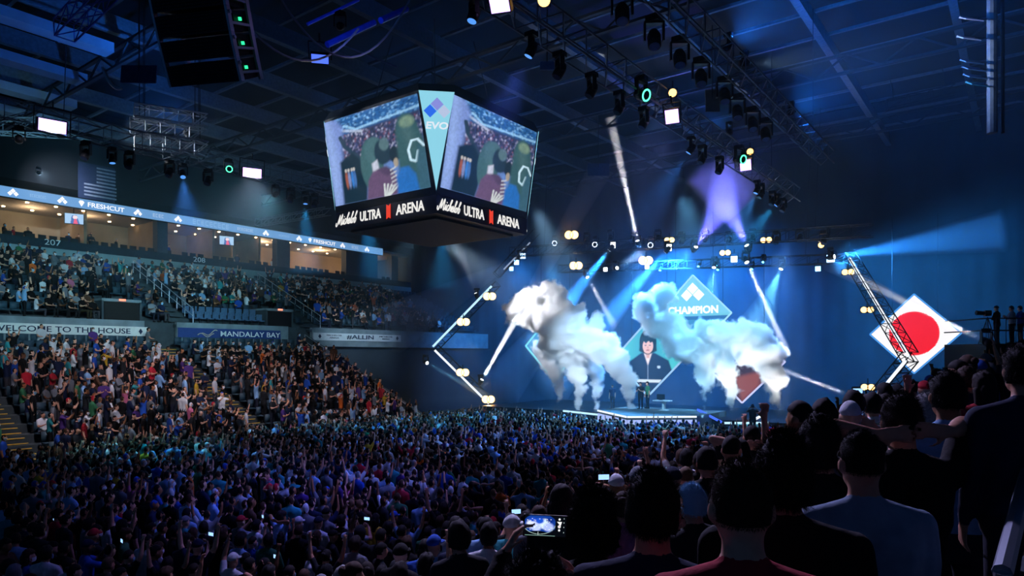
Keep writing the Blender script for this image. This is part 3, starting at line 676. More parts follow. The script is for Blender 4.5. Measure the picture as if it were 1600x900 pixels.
# ================================================================ hanging line arrays (speakers)
def line_array(px, py, d, label, n=11, w=1.35, curve=.052, yaw=0.):
    p = at_d(px, py, d); t = thing('line_array', p, label, 'speaker', rot=(0, 0, yaw)); hcab = .36
    cab = MB().prism([(-w / 2, -.35, -hcab / 2), (w / 2, -.35, -hcab / 2), (w / 2, .4, -hcab / 2 + .05), (-w / 2, .4, -hcab / 2 + .05)], (0, 0, hcab - .05)).mesh('cabinet')
    gr = MB()
    for k in range(6): gr.box((0, -.36, -.13 + k * .05), (w - .1, .02, .02))
    for s in (-1, 1): gr.box((s * w / 2, 0, 0), (.03, .3, .2))
    grm = gr.mesh('grille')
    rg = MB().box((0, -.3, 0), (.04, .1, hcab * 1.02)).box((0, .3, 0), (.04, .1, hcab * 1.02)).box((0, 0, -.05), (.03, .6, .04)).tube((0, -.3, .1), (.05, -.3, .1), .03, n=6).mesh('rigging_plate')
    stl = MB().box((0, 0, 0), (.03, .05, .05)).mesh('status_light')
    y = z = 0.; ang = .42
    for i in range(n):
        c = link('cabinet', cab, mat('speaker_black', '161b26', .6), t, (0, y, z), (ang, 0, 0)); link('grille', grm, M_black, c)
        link('rigging_plate', rg, M_alu, c, (w / 2 + .03, 0, 0)); link('rigging_plate', rg, M_alu, c, (-w / 2 - .03, 0, 0)); link('status_light', stl, mat('status_green', '30ffa0', emit=1.5), c, (w / 2 + .05, -.12 + .05 * (i % 3), .02))
        a2 = ang - curve; z += hcab * math.cos((ang + a2) / 2); y -= hcab * math.sin((ang + a2) / 2); ang = a2
    link('bumper', MB().box((0, 0, 0), (w, .9, .12)).mesh('bumper'), M_dsteel, t, (0, y, z))
    return t
line_array(335, 112, 11.5, 'tall black curved speaker array hanging at the top left', 13, 1.25, .036, math.radians(25))

for i, (a0, a1, sag, lab) in enumerate(((at_d(440, 0, 14), at_d(640, 0, 17), 1.3, 'long pale cable sagging under the roof above the scoreboard'), (at_d(362, 8, 13), at_d(560, 45, 16), .9, 'thin cable swinging from the speaker array'), (at_d(160, 105, 24), at_d(190, 138, 24), .25, 'short bright curved pipe end left of the speaker array'))):
    t = tag(MB().path([a0.lerp(a1, k / 14) + Vector((0, 0, -4 * sag * (k / 14) * (1 - k / 14))) for k in range(15)], .025 if i < 2 else .06, 5).build('roof_cable', M_alu), lab, 'cable')
for i, (q0, q1, dd, wd, lab) in enumerate((((480, 38), (560, 0), 17, .08, 'thin blue pipe under the roof, the upper one left of the scoreboard'), ((511, 70), (585, 35), 17, .16, 'thick blue pipe under the roof left of the sagging cable'), ((595, 32), (635, 14), 17, .16, 'thick blue pipe under the roof continuing to the right'), ((525, 66), (620, 105), 19, .05, 'thin pale pipe leading down to the scoreboard'))):
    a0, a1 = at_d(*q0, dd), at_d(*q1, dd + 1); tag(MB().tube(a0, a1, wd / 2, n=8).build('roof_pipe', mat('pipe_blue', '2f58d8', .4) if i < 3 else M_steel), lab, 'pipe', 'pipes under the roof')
q = at_d(540, 30, 15.5); wash(q + Vector((.8, -.8, -.7)), at_d(550, 40, 17.3), 120, (.1, .2, 1), 110, 'small blue wash head below the roof pipes', .5)
# ================================================================ stage
M_stage = mat('stage_black', '101318', .4, vary=.2)
M_led = mat('led_white', 'e8f2ff', emit=1.25); M_ledc = mat('led_cyan', 'bfeaff', emit=1.2)
SY = 39.2
stg = thing('stage', (-21, SY, 0), 'black stage deck with glowing white edge strips behind the crowd', 'stage')
MB().box((-21, SY + 6.4, .75), (25, 10, 1.5)).build('deck', M_stage, stg)
rz = 1.85
A = [at_z(935, 641, rz), at_z(980, 651, rz), at_z(1088, 650.5, rz)]
A = [Vector((p.x, p.y, 0)) for p in A]; back = [A[2] + Vector((0, 5, 0)), A[0] + Vector((0, 4, 0))]
MB().prism(A + back, (0, 0, rz)).build('riser', mat('riser_top', '5a6a6c', .5), stg)
for a, b2 in ((A[0], A[1]), (A[1], A[2])):
    d = (b2 - a).normalized(); nrm = Vector((d.y, -d.x, 0))
    MB().beam(a + nrm * .05 + Vector((0, 0, rz - .02)), b2 + nrm * .05 + Vector((0, 0, rz - .02)), .06, .1).build('edge_strip', M_led, stg)
    MB().beam(a + nrm * .04 + Vector((0, 0, rz - .62)), b2 + nrm * .04 + Vector((0, 0, rz - .62)), .04, .85).build('front_screen', mat('stage_front_led', 'a8b8f4', emit=1.1), stg)
d = (A[2] - A[1]).normalized(); nrm = Vector((d.y, -d.x, 0)); c = (A[1] + A[2]) / 2 + d * .4 + nrm * .08 + Vector((0, 0, rz - .55))
link('lettering', text_mesh('CHAMPION', 3.6, .5, 0, .03), mat('blue_led', '3a50c8', emit=1.0), stg, c - stg.location, face_rot(d))
for p0, p1, m in ((at_y(880, 642, SY), at_y(935, 648, SY), M_ledc), (at_y(1090, 640, SY + 2), at_y(1130, 661, SY), mat('led_blue', '3c60ff', emit=1.6)), (at_y(1130, 661, SY), at_y(1200, 661, SY), M_ledc), (at_y(1178, 656, SY), at_y(1198, 645, SY + 1), M_led), (at_y(1150, 664, SY - .1), at_y(1200, 666, SY - .1), mat('led_teal', '4aa8c8', emit=.9))):
    MB().beam(p0, p1, .08, .12).build('edge_strip', m, stg)
# player's desk on the riser
p = at_y(1035, 641, SY + 1.8); p.z = rz
tb = thing('player_desk', p, 'small white T-shaped desk standing on the stage riser', 'desk')
MB().box(p + Vector((0, 0, .62)), (1.1, .6, .06)).build('tabletop', M_white, tb); MB().box(p + Vector((.1, 0, .3)), (.12, .3, .6)).build('leg', M_white, tb); MB().box(p + Vector((.1, 0, .02)), (.5, .5, .04)).build('foot', M_white, tb)
tag(MB().box(p + Vector((-.15, .1, .86)), (.55, .05, .34)).box(p + Vector((-.15, .1, .68)), (.06, .06, .1)).box(p + Vector((-.15, .1, .655)), (.25, .18, .02)).build('monitor', M_black), 'small dark monitor standing on the stage desk', 'monitor')

# ---- diamond screens
def diamond(cx, cz, y, half, img, label, rim='bcd8ff', rw=.12, yaw=0., emit=1.15, mark=None):
    c = Vector((cx, y, cz)); t = thing('diamond_screen', c, label, 'screen', 'diamond LED screens', rot=(0, 0, yaw))
    def sq(h): return [(-h, 0, 0), (0, 0, -h), (h, 0, 0), (0, 0, h)]
    mb = MB(); mb.prism([(x, .0, z) for x, _, z in sq(half)], (0, .25, 0)); mb.build('casing', M_black, t, origin=(0, 0, 0))
    link('picture', screen_mesh('picture', (0, -.03, half * .97), (half * .97, -.03, 0), (0, -.03, -half * .97), (-half * .97, -.03, 0), img), attr_mat('dia_emit', emit), t)
    for i in range(4):
        a, b2 = [Vector(q) for q in (sq(half)[i], sq(half)[(i + 1) % 4])]
        MB().beam(a + Vector((0, -.06, 0)), b2 + Vector((0, -.06, 0)), .08, rw, up=(0, 1, 0)).build('rim_strip', mat('rim' + rim, rim, emit=1.1), t, origin=(0, 0, 0))
    for s in (-1, 1): MB().tube((s * half * .5, .15, half * .5), (s * half * .5, .15, half * .5 + 6), .02, n=5).build('hanger', M_dsteel, t, origin=(0, 0, 0))
    return t
N = 64
def rot_img(base):   # the grid runs along the diamond's edges: sample the upright picture there
    u, v = np.meshgrid((np.arange(N) + .5) / N, (np.arange(N) + .5) / N)
    X = .5 + (u - v) / 2; Y = (u + v) / 2
    h, w = base.shape[:2]; return base[np.clip((Y * h).astype(int), 0, h - 1), np.clip((X * w).astype(int), 0, w - 1)]
i1 = Img(128, 128, 'f4f4f8'); i1.ell(.5, .5, .285, .285, 'ee1c2c', .02)
DY = 44.0
pf = at_y(1428.5, 521.5, 48); diamond(pf.x, pf.z, 48, 2.42, rot_img(i1.a), 'diamond screen with a red disc on white at the right of the stage', rim='4a9ae8', rw=.16)
i2 = Img(128, 128, '6cc0d8'); i2.poly([(.5, 0), (1, .5), (0, .5)], '74c4e0', .01).poly([(0, .53), (1, .53), (1, .58), (0, .58)], '2a64a0').poly([(0, .58), (1, .58), (.5, 1)], '3d86b8')
pc = at_y(1083, 491, DY); tdi = diamond(pc.x, pc.z, DY, 2.62, rot_img(i2.a), 'topmost diamond screen with white lettering above the smoke', rim='a0d8f0', rw=.14)
M_cw = mat('champ_white', 'f4fbff', emit=1.3)
link('lettering', text_mesh('CHAMPION', 3.5, .52, 0, .035), M_cw, tdi, (0, -.1, .28), face_rot((1, 0, 0)))
for dx, dz in ((0, 1.72), (-.42, 1.28), (.42, 1.28)):
    link('emblem', MB().prism([(-.39, 0, 0), (0, 0, -.39), (.39, 0, 0), (0, 0, .39)], (0, -.03, 0)).mesh('emblem'), M_cw, tdi, (dx, -.08, dz))
i3 = Img(128, 128, '4fc0c8'); i3.poly([(.3, 0), (.7, 0), (.8, 1), (.2, 1)], '3f98b8', .2, .6)
i3.poly([(.18, .75), (.22, .55), (.4, .43), (.6, .43), (.8, .53), (.88, .75), (.6, 1), (.4, 1)], '14284a', .02).poly([(.43, .4), (.57, .4), (.5, .6)], 'f0e4e8', .02).poly([(.46, .42), (.54, .42), (.52, .5), (.48, .5)], 'd8a8a0', .02)
i3.ell(.5, .28, .125, .17, '10242e', .08).poly([(.38, .28), (.62, .28), (.63, .4), (.58, .43), (.42, .43), (.37, .4)], '10242e', .02).ell(.5, .335, .078, .105, 'e8bcb4', .06)
i3.poly([(.41, .2), (.59, .2), (.6, .33), (.57, .27), (.54, .295), (.51, .265), (.47, .3), (.44, .27), (.41, .33)], '142a34', .012)
i3.ell(.468, .325, .014, .007, '2a2028', .4).ell(.532, .325, .014, .007, '2a2028', .4).ell(.5, .355, .011, .018, 'd89c98', .6).ell(.5, .392, .026, .007, 'b05a60', .4)
i3.line([(.5, .6), (.5, .8)], .006, '8090a8').ell(.66, .62, .025, .02, 'b8d0e8', .3).poly([(.3, .79), (.7, .79), (.67, .83), (.33, .83)], 'd0e0ee', .01)
pq = at_y(1013, 560, DY); diamond(pq.x, pq.z, DY, 2.65, rot_img(i3.a), 'diamond screen with the portrait of a dark-haired player in a navy jacket', rim='9ac4e8', rw=.2)
i4 = Img(128, 128, '5a3040'); i4.ell(.5, .3, .09, .13, 'd8989c', .15).ell(.5, .22, .11, .08, '2c2028', .15).poly([(.25, .7), (.3, .48), (.7, .48), (.76, .7), (.5, 1)], '3a2c40', .02).poly([(.4, .7), (.75, .62), (.7, .8), (.5, 1)], '8a4a44', .05)
pr = at_y(1160, 565, DY); diamond(pr.x, pr.z, DY, 2.65, rot_img(i4.a), 'diamond screen with a dim reddish portrait half hidden in smoke', rim='c8ccf4', rw=.2)
i5 = Img(64, 64, '3a8ab8'); i5.ell(.5, .4, .12, .16, '88b0c8', .2)
pl = at_y(866, 540, DY); diamond(pl.x, pl.z, DY, 2.65, rot_img(i5.a), 'diamond screen at the left almost hidden by smoke with one bright lower edge', rim='7ce0f4', rw=.2)

# ---- chevron wings: trusses with light strips
def wing(pts, s, label, strip):
    for i, (a, b2) in enumerate(zip(pts, pts[1:])):
        off = Vector((0, .45, 0)); lab = label + (', upper arm' if i == 0 else ', lower arm')
        truss(a + off, b2 + off, s, lab, .8, M_black, name='wing_truss', group='stage wing trusses')
        t = thing('light_strip', a, ('straight white light tube on the ' if strip else 'bluish white light tube on the ') + lab[4:] if lab.startswith('the ') else lab, 'light tube', 'stage light tubes')
        d = (b2 - a).normalized()
        MB().tube(a + d * .3, b2 - d * .1, .085, n=8).build('tube', M_ledc if strip == 0 and i == 0 else M_led, t)
        MB().tube(a + d * .3 + Vector((0, .12, 0)), b2 - d * .1 + Vector((0, .12, 0)), .05, n=6).build('holder', M_black, t)
LV = at_y(675, 543, 39.5); LU = at_y(772, 443, 43.2); LB = at_y(765, 632, 43)
RV = at_y(1420, 558, 39.5); RU = at_y(1325, 400, 46); RB = at_y(1352, 640, 41.5)
wing([LU, LV, LB], .55, 'the left stage wing', 0); wing([RU, RV, RB], .62, 'the right stage wing', 1)
# upper left arm beyond the gap
truss(at_y(776, 430, 43.6), at_y(838, 362, 46.2), .6, 'slanting truss with blue lamps above the left stage wing', .8, name='wing_truss')
a, b2 = at_y(787, 421, 43.6), at_y(828, 379, 45.8)
t = thing('light_strip', a, 'short dim light tube on the slanting truss above the left wing', 'light tube', 'stage light tubes'); MB().tube(a, b2, .06, n=6).build('tube', mat('led_dim', '9ab0d0', emit=.9), t); MB().tube(a + Vector((0, .1, 0)), b2 + Vector((0, .1, 0)), .05, n=6).build('holder', M_black, t)

# ---- stage lamps
WARM = (1, .8, .5)
bl_list = [(893, 367, 44, 2, 'on the front stage truss above the left smoke'), (900, 415, 46, 2, 'below the stage truss just above the left smoke'), (1009, 407, 46, 2, 'below the front truss left of the topmost diamond'), (1046, 375, 44, 2, 'small pair on the front truss near the middle'), (1133, 395, 44, 2, 'right above the topmost diamond'), (1197, 375, 44, 2, 'on the front truss at the right'), (1283, 383, 45, 1, 'on the truss end above the right wing'),
    (765, 463, 42.6, 2, 'highest on the left wing'), (724, 503, 41.2, 2, 'second highest on the left wing'), (723, 582, 41, 2, 'upper one on the lower arm of the left wing'), (763, 624, 42.6, 2, 'lowest on the left wing close to the crowd'),
    (1325, 425, 45.5, 2, 'small pair high on the right wing'), (1355, 484, 43.5, 2, 'pair in the middle of the right wing'), (1356, 605, 41.5, 2, 'pair low on the right wing near the crowd')]
for px, py, y, n, lab in bl_list:
    p = at_y(px, py, y); big = py > 400 and px < 1150 or px < 900
    bl_ = blinder(p, EYE - p + Vector((0, 0, 0)), 'glaring warm blinder lamp ' + lab, n, 'ffc070', 7. if px < 1250 else 5., .2 if big else .14, light=(70 if px < 770 else 40, (1, .72, .4))); bl_.scale = (1.5,) * 3 if big else (1.2,) * 3
# warm glare of the wing lamps on the near crowd edge
for px, py, y, e in ((740, 540, 40, 500), (763, 600, 41, 500)):
    o = lamp('SPOT', e, WARM, .3, 100, .9); o.location = at_y(px, py, y); aim(o, (.1, -1, -.35))
for i, (px, py, y, s, c, lab) in enumerate(((957, 383, 44, .42, 'f0f8ff', 'white square lamp on the front truss above the left smoke'), (1044, 387, 44, .45, 'f0f8ff', 'white square lamp on the front truss near the middle'), (946, 421, 47, .3, 'f0f8ff', 'small white square lamp under the rear truss at the left'), (1011, 417, 47, .3, 'e0f0ff', 'small white square lamp under a warm blinder'), (1147, 405, 45, .4, 'd0f0ff', 'white square lamp above the top diamond'), (1298, 404, 45, .45, 'a0d0ff', 'pale blue square lamp at the top of the right wing'),
        (817, 400, 45, .42, 'a0d0ff', 'pale blue square lamp highest on the slanting left truss'), (807, 410, 45, .4, '90c8ff', 'pale blue square lamp second on the slanting left truss'), (799, 420, 44.5, .32, '90c8ff', 'pale blue square lamp lowest on the slanting left truss'), (1278, 420, 45, .3, '90d8ff', 'small cyan square lamp on the right wing'))):
    p = at_y(px, py, y); panel_lamp(p, EYE - p + Vector((0, 0, -3)), lab, c, 4.5, s)
for i, (px, py) in enumerate(((868, 380), (931, 382), (1018, 383))):
    p = at_y(px, py, 44); d = EYE - p; d.rotate(Matrix.Rotation(-.35, 3, 'Z')); moving_head(p, d, 'moving head with a white halo ring on the front truss, %s from the left' % ORD[i], ring='cfe0ff', s=1.0)
for i, (px, py) in enumerate(((1032, 420), (1057, 417), (1092, 414), (1119, 412), (1122, 419), (1193, 407), (1175, 418), (1222, 417))):
    p = at_y(px, py, 48); moving_head(p, (0, -.6, -.8), 'tiny cyan lamp in the row behind the stage truss, %s from the left' % ORD[i], lens='60d0ff', emit=6., s=.7)
for i, px in enumerate(range(880, 1290, 37)):
    p = at_y(px, 372 + (i % 2) * 4, 44.1); moving_head(p, (.1 * (i % 3 - 1), -.4, -.9), 'unlit moving head along the front stage truss, %s from the left' % ORD[i], lens='26344c', s=1.0)

# ================================================================ air: haze lit by the stage lamps
def vol_mat(name, dens, col=(1, 1, 1), aniso=.2):
    m = bpy.data.materials.new(name); m.use_nodes = True; nt = m.node_tree; nt.nodes.clear()
    out = nt.nodes.new('ShaderNodeOutputMaterial'); v = nt.nodes.new('ShaderNodeVolumeScatter')
    v.inputs['Density'].default_value = dens; v.inputs['Color'].default_value = (*col, 1); v.inputs['Anisotropy'].default_value = aniso
    nt.links.new(v.outputs[0], out.inputs['Volume']); return m
hm_ = vol_mat('haze_air', .006, (.55, .82, 1))
tag(MB().box((-16, 44.6, 10.4), (64, 23.4, 18.6)).build('haze', hm_), 'thin blue haze hanging over the stage', 'haze', kind='stuff')
tag(MB().box((-18, 23.3, 14.8), (68, 19, 10.2)).build('haze', hm_), 'thin blue haze below the roof over the floor', 'haze', kind='stuff')

def beam(p0, p1, e, col, ang, lab, dens=.13, r0=.1, s=1., real=True):
    """a moving head and the denser haze its beam shows"""
    p0, p1 = Vector(p0), Vector(p1); d = p1 - p0
    if ang >= 6: d = d * 1.7; dens *= .7
    L = d.length
    moving_head(p0, d, 'lit moving head throwing ' + lab, lens='f4f8ff', emit=4., s=s, light=(e * 7, col, ang * 2.0, .35), group='lit moving heads')
    R = frame(d); q = p0 + d.normalized() * .3; r1 = r0 + math.tan(math.radians(ang)) * L
    o = MB().tube((0, 0, 0), (L, 0, 0), r0, r1, 20).mesh('light_beam'); ob = link('light_beam', o, vol_mat('beam_air', dens), None, q, R)
    tag(ob, 'haze glowing in ' + lab, 'light beam', 'light beams', 'stuff')
Wt = (.85, .93, 1.0); Bl = (.02, .25, 1.0); Vi = (.12, .14, 1.0); Cy = (.12, .6, 1.0)
beam(at_y(997, 381, 44), at_y(955, 190, 40), 24000, Wt, 2.2, 'a white beam upwards from the front truss')
beam(at_y(751, 597, 41), at_y(935, 270, 43), 26000, Wt, 2.6, 'a wide white beam rising from the left wing through the smoke')
beam(at_y(1085, 389, 44), at_y(1125, 325, 42), 3200, Vi, 15, 'a violet beam up from the truss above the top diamond')
beam(at_y(1169, 388, 44), at_y(1135, 320, 42), 3200, Vi, 15, 'a violet beam crossing up from the right of the top diamond')
beam(at_y(1165, 406, 44.5), at_y(1225, 540, 42), 18000, Wt, 1.6, 'a thin white beam down from the right of the top diamond')
beam(at_y(1337, 621, 41.5), at_y(1180, 562, 42.5), 20000, Wt, 1.4, 'a white beam low across from the right wing')
beam(at_d(1541, 534, 31), at_y(1300, 415, 47), 20000, Wt, 1.6, 'a white beam from the camera platform')
beam(at_y(665, 566, 39.8), at_y(770, 625, 38), 1500, Cy, 1.6, 'a short pale beam low at the left wing')
beam(at_y(955, 387, 44), at_y(850, 520, 44), 16000, Bl, 7, 'a broad blue beam down over the left smoke')
beam(at_y(1043, 390, 44), at_y(930, 520, 45), 16000, Bl, 7, 'a broad blue beam down between the smoke clouds')
beam(at_y(916, 430, 46), at_y(955, 500, 45), 2500, Wt, 3, 'a small white beam beside the left smoke')
beam(at_y(745, 432 + 30, 42.4), at_y(715, 380, 41), 1200, Wt, 4, 'a faint beam upwards at the left wing')
beam(at_y(812, 402, 45), at_y(690, 470, 44), 4500, Bl, 9, 'a blue beam to the left of the wing')
beam(at_y(1298, 402, 45), at_y(1440, 380, 44), 4500, Bl, 7, 'a blue beam to the right of the right wing')
beam(at_y(1116, 414, 47.5), at_y(1108, 470, 46), 1000, Cy, 12, 'a cyan beam onto the top diamond')
beam(at_y(1222, 416, 47.5), at_y(1195, 480, 46), 900, Cy, 14, 'a cyan beam right of the top diamond')
beam(at_y(962, 420, 47), at_y(1000, 398, 45), 900, Wt, 4, 'a tiny beam under the front truss')
# stage wash, and unseen blue lamps added so the drape glows like haze
for x, y, z, tx, ty, tz, e, c, ang in ((-34, 46, 13, -40, 57, 6, 6000, (.03, .24, .8), 110), (-21, 47, 13, -21, 57, 6, 12000, (.02, .24, 1.0), 120), (-9, 46, 12, -2, 57, 5, 5000, (.03, .28, .8), 110), (-21, 43, 13, -21, 41, 0, 8000, (.1, .4, 1), 90)):
    o = lamp('SPOT', e * 4, c, .5, ang, .9); o.location = (x, y, z); aim(o, Vector((tx, ty, tz)) - o.location)

# ---- smoke
def smoke_nodes():
    g = bpy.data.node_groups.new('smoke_body', 'GeometryNodeTree'); g.interface.new_socket('Geometry', in_out='INPUT', socket_type='NodeSocketGeometry'); g.interface.new_socket('Geometry', in_out='OUTPUT', socket_type='NodeSocketGeometry')
    a = g.nodes.new('NodeGroupInput'); b = g.nodes.new('NodeGroupOutput'); v = g.nodes.new('GeometryNodeMeshToVolume'); sm = g.nodes.new('GeometryNodeSetMaterial')
    v.resolution_mode = 'VOXEL_SIZE'; v.inputs['Voxel Size'].default_value = .11; v.inputs['Interior Band Width'].default_value = .8; v.inputs['Density'].default_value = 1.
    m = bpy.data.materials.new('smoke_air'); m.use_nodes = True; nt = m.node_tree; nt.nodes.clear(); N = nt.nodes.new
    out = N('ShaderNodeOutputMaterial'); sc = N('ShaderNodeVolumeScatter'); vi = N('ShaderNodeVolumeInfo'); tc = N('ShaderNodeTexCoord'); nz = N('ShaderNodeTexNoise')
    nz.inputs['Scale'].default_value = 1.15; nz.inputs['Detail'].default_value = 5; nz.inputs['Roughness'].default_value = .62
    def M(op, x, y): q = N('ShaderNodeMath'); q.operation = op; (nt.links.new(x, q.inputs[0]) if not isinstance(x, float) else setattr(q.inputs[0], 'default_value', x)); (nt.links.new(y, q.inputs[1]) if not isinstance(y, float) else setattr(q.inputs[1], 'default_value', y)); return q.outputs[0]
    nt.links.new(tc.outputs['Object'], nz.inputs['Vector'])
    e = M('SUBTRACT', M('MULTIPLY', vi.outputs['Density'], 2.2), M('SUBTRACT', M('MULTIPLY', nz.outputs['Fac'], 3.4), 1.25))
    q = N('ShaderNodeClamp'); nt.links.new(M('MULTIPLY', e, 2.2), q.inputs[0])
    nt.links.new(M('MULTIPLY', M('MULTIPLY', q.outputs[0], M('GREATER_THAN', vi.outputs['Density'], .002)), SMOKE_D), sc.inputs['Density']); sc.inputs['Color'].default_value = (.985, .99, 1, 1); sc.inputs['Anisotropy'].default_value = .0
    nt.links.new(sc.outputs[0], out.inputs['Volume'])
    sm.inputs['Material'].default_value = m
    g.links.new(a.outputs[0], v.inputs['Mesh']); g.links.new(v.outputs[0], sm.inputs[0]); g.links.new(sm.outputs[0], b.inputs[0]); return g, m
SMOKE_D = 4.5
SMOKE_G, SMOKE_M = smoke_nodes()
def smoke(name, path, label, seed, dens=6.0):
    """path: (px, py, y, radius m): a chain of puffs grown into one billowing body"""
    r3 = random.Random(seed); mb = MB(); P = [(at_y(a, b, y), r) for a, b, y, r in path]
    def puff(c, r, lv=0):
        mb.ell(c, (r, r, r), 14, 9)
        if r > .35:
            for k in range(int(12 + r * 5)):
                v = Vector((r3.gauss(0, 1), r3.gauss(0, 1), r3.gauss(0, 1))).normalized()
                rr = r * r3.uniform(.14, .38); mb.ell(c + v * (r * r3.uniform(.86, 1.02)), (rr, rr, rr), 10, 7)
    for (p0, r0), (p1, r1) in zip(P, P[1:]):
        n = max(2, int((p1 - p0).length / (.55 * max(.15, (r0 + r1) / 2))))
        for i in range(n):
            f = i / n; r = r0 + (r1 - r0) * f; puff(p0.lerp(p1, f) + Vector([r3.uniform(-.25, .25) * r for _ in range(3)]), r)
    puff(*P[-1])
    me = mb.mesh(name); o = link(name, me, None, None)
    rm = o.modifiers.new('r', 'REMESH'); rm.mode = 'VOXEL'; rm.voxel_size = .085
    dg = bpy.context.evaluated_depsgraph_get(); dg.update(); m2 = bpy.data.meshes.new_from_object(o.evaluated_get(dg)); o.modifiers.clear()
    co = np.empty(len(m2.vertices) * 3); m2.vertices.foreach_get('co', co); co = co.reshape(-1, 3); no = np.empty_like(co).ravel(); m2.vertices.foreach_get('normal', no); no = no.reshape(-1, 3)
    amp = np.array([mnoise.fractal(Vector(p) * 1.2, .8, 2.1, 3) * .16 + .17 for p in co])
    co += no * amp[:, None]; m2.vertices.foreach_set('co', co.ravel()); m2.update()
    o.data = m2; bpy.data.meshes.remove(me); m2.materials.clear(); m2.materials.append(SMOKE_M)
    md = o.modifiers.new('smoke_body', 'NODES'); md.node_group = SMOKE_G
    tag(o, label, 'smoke', 'smoke plumes', 'stuff'); return o
SMK = [([(806, 480, 41.5, 1.0), (832, 478, 41.5, 1.35), (858, 490, 41.5, 1.7), (882, 512, 41.5, 1.7), (895, 542, 41.5, 1.25), (900, 572, 41.5, .8), (903, 602, 41.5, .45), (906, 643, 41.5, .16)], 'large white smoke plume leaning left above the left of the stage'),
    ([(850, 475, 42, 1.0), (866, 458, 42, .75), (872, 450, 42, .45)], 'white billow on top of the left smoke'),
    ([(986, 643, 41, .16), (984, 612, 41, .4), (976, 585, 41, .68), (960, 558, 41, .95), (932, 540, 41.2, 1.1), (905, 530, 41.4, 1.2)], 'white smoke plume rising before the portrait screen'),
    ([(931, 640, 43, .14), (934, 605, 43, .45), (928, 570, 43, .8), (922, 530, 43.2, .8), (936, 500, 43.2, .5), (934, 488, 43.2, .3)], 'bluish smoke wisp between the two left plumes'),
    ([(872, 632, 43.5, .14), (874, 605, 43.5, .4), (864, 575, 43.5, .7), (848, 545, 43.5, .9)], 'bluish smoke wisp at the far left behind the big plume'),
    ([(1103, 643, 40.5, .16), (1102, 605, 40.5, .42), (1098, 570, 40.5, .7), (1090, 542, 40.8, 1.0), (1070, 530, 41.5, 1.1), (1042, 512, 42, 1.05), (1016, 498, 42, 1.0), (1008, 478, 42, .85), (1003, 468, 42, .5)], 'tall grey-blue smoke plume rising in the middle of the stage'),
    ([(1020, 490, 42.5, .9), (1034, 466, 42.5, .75), (1050, 454, 42.5, .42)], 'pale smoke billow left of the topmost diamond'),
    ([(1145, 640, 41, .16), (1142, 610, 41, .4), (1133, 578, 41, .7), (1122, 548, 41.2, 1.05), (1105, 532, 41.4, 1.15)], 'bright white smoke plume lit from below right of the middle'),
    ([(1217, 642, 41, .16), (1213, 612, 41, .42), (1206, 585, 41.2, .7), (1195, 555, 41.3, 1.0), (1170, 534, 41.4, 1.2), (1130, 532, 41.5, 1.3)], 'bright smoke plume at the right before the reddish screen'),
    ([(1185, 532, 41.8, .9), (1205, 536, 41.8, .6), (1218, 548, 41.8, .35), (1220, 562, 41.8, .28)], 'curled edge of smoke at the far right of the clouds')]
for i, (pth, lab) in enumerate(SMK): smoke('smoke_plume', pth, lab, 40 + i)
# lamps that light the smoke: uplights at the nozzles, keys above, an added front fill
for px, py, y, e, c, up in ((1148, 656, 39.6, 2200, (1, .97, .92), (-.15, .3, 1)), (1222, 658, 39.6, 2800, (1, .97, .92), (-.15, .3, 1)), (931, 656, 41.4, 1500, (.35, .7, 1), (0, .2, 1)), (906, 656, 39.6, 1500, (.7, .85, 1), (-.1, .35, 1)), (986, 656, 39.4, 1200, (.65, .78, 1), (-.1, .35, 1)), (1103, 656, 39.0, 1000, (.4, .72, 1), (-.1, .35, 1)), (1170, 652, 42.5, 1500, (.08, .4, 1), (0, 0, 1))):
    o = lamp('SPOT', e, c, .25, 60, .8); o.location = at_y(px, py, y); aim(o, up)
for x, y, z, px, py, ty, e, c, ang in ((-30.5, 33, 13.0, 845, 490, 41.5, 32000, (.85, .9, 1), 34), (-21, 30, 13.3, 940, 545, 41, 30000, (.55, .78, 1), 36), (-13, 31, 13, 1110, 535, 41, 19000, (.26, .66, 1), 44), (-19, 45.5, 13, 1060, 540, 42, 16000, (.1, .5, 1), 70), (-30, 45, 13, 880, 560, 43, 14000, (.12, .5, 1), 60), (-12, 45, 12.6, 1180, 560, 42, 16000, (.18, .42, 1), 60)):
    o = lamp('SPOT', e, c, .3, ang, .8); o.location = (x, y, z); aim(o, at_y(px, py, ty) - o.location)
# ================================================================ people
V3 = Vector
def tcap(mb, p0, p1, r0, r1, n=10):
    p0, p1 = V3(p0), V3(p1); d = p1 - p0
    if d.length < 1e-5: d = V3((0, 0, 1e-3)); p1 = p0 + d
    R = frame(d); V = []; rings = []
    for k in range(1, 4): a = math.pi / 2 * (1 - k / 3.); rings.append((p0 - R @ V3((r0 * math.sin(a), 0, 0)), r0 * math.cos(a)))
    for k in range(0, 3): a = math.pi / 2 * k / 3.; rings.append((p1 + R @ V3((r1 * math.sin(a), 0, 0)), r1 * math.cos(a)))
    V.append(p0 - R @ V3((r0, 0, 0)))
    for c, r in rings:
        for k in range(n): t = 2 * math.pi * k / n; V.append(c + R @ V3((0, r * math.cos(t), r * math.sin(t))))
    V.append(p1 + R @ V3((r1, 0, 0))); m = len(rings); Fc = [(0, 1 + (k + 1) % n, 1 + k) for k in range(n)]
    for j in range(m - 1):
        for k in range(n): a = 1 + j * n; Fc.append((a + k, a + (k + 1) % n, a + n + (k + 1) % n, a + n + k))
    L = len(V) - 1; a = 1 + (m - 1) * n; Fc += [(L, a + k, a + (k + 1) % n) for k in range(n)]
    mb.add(V, Fc)

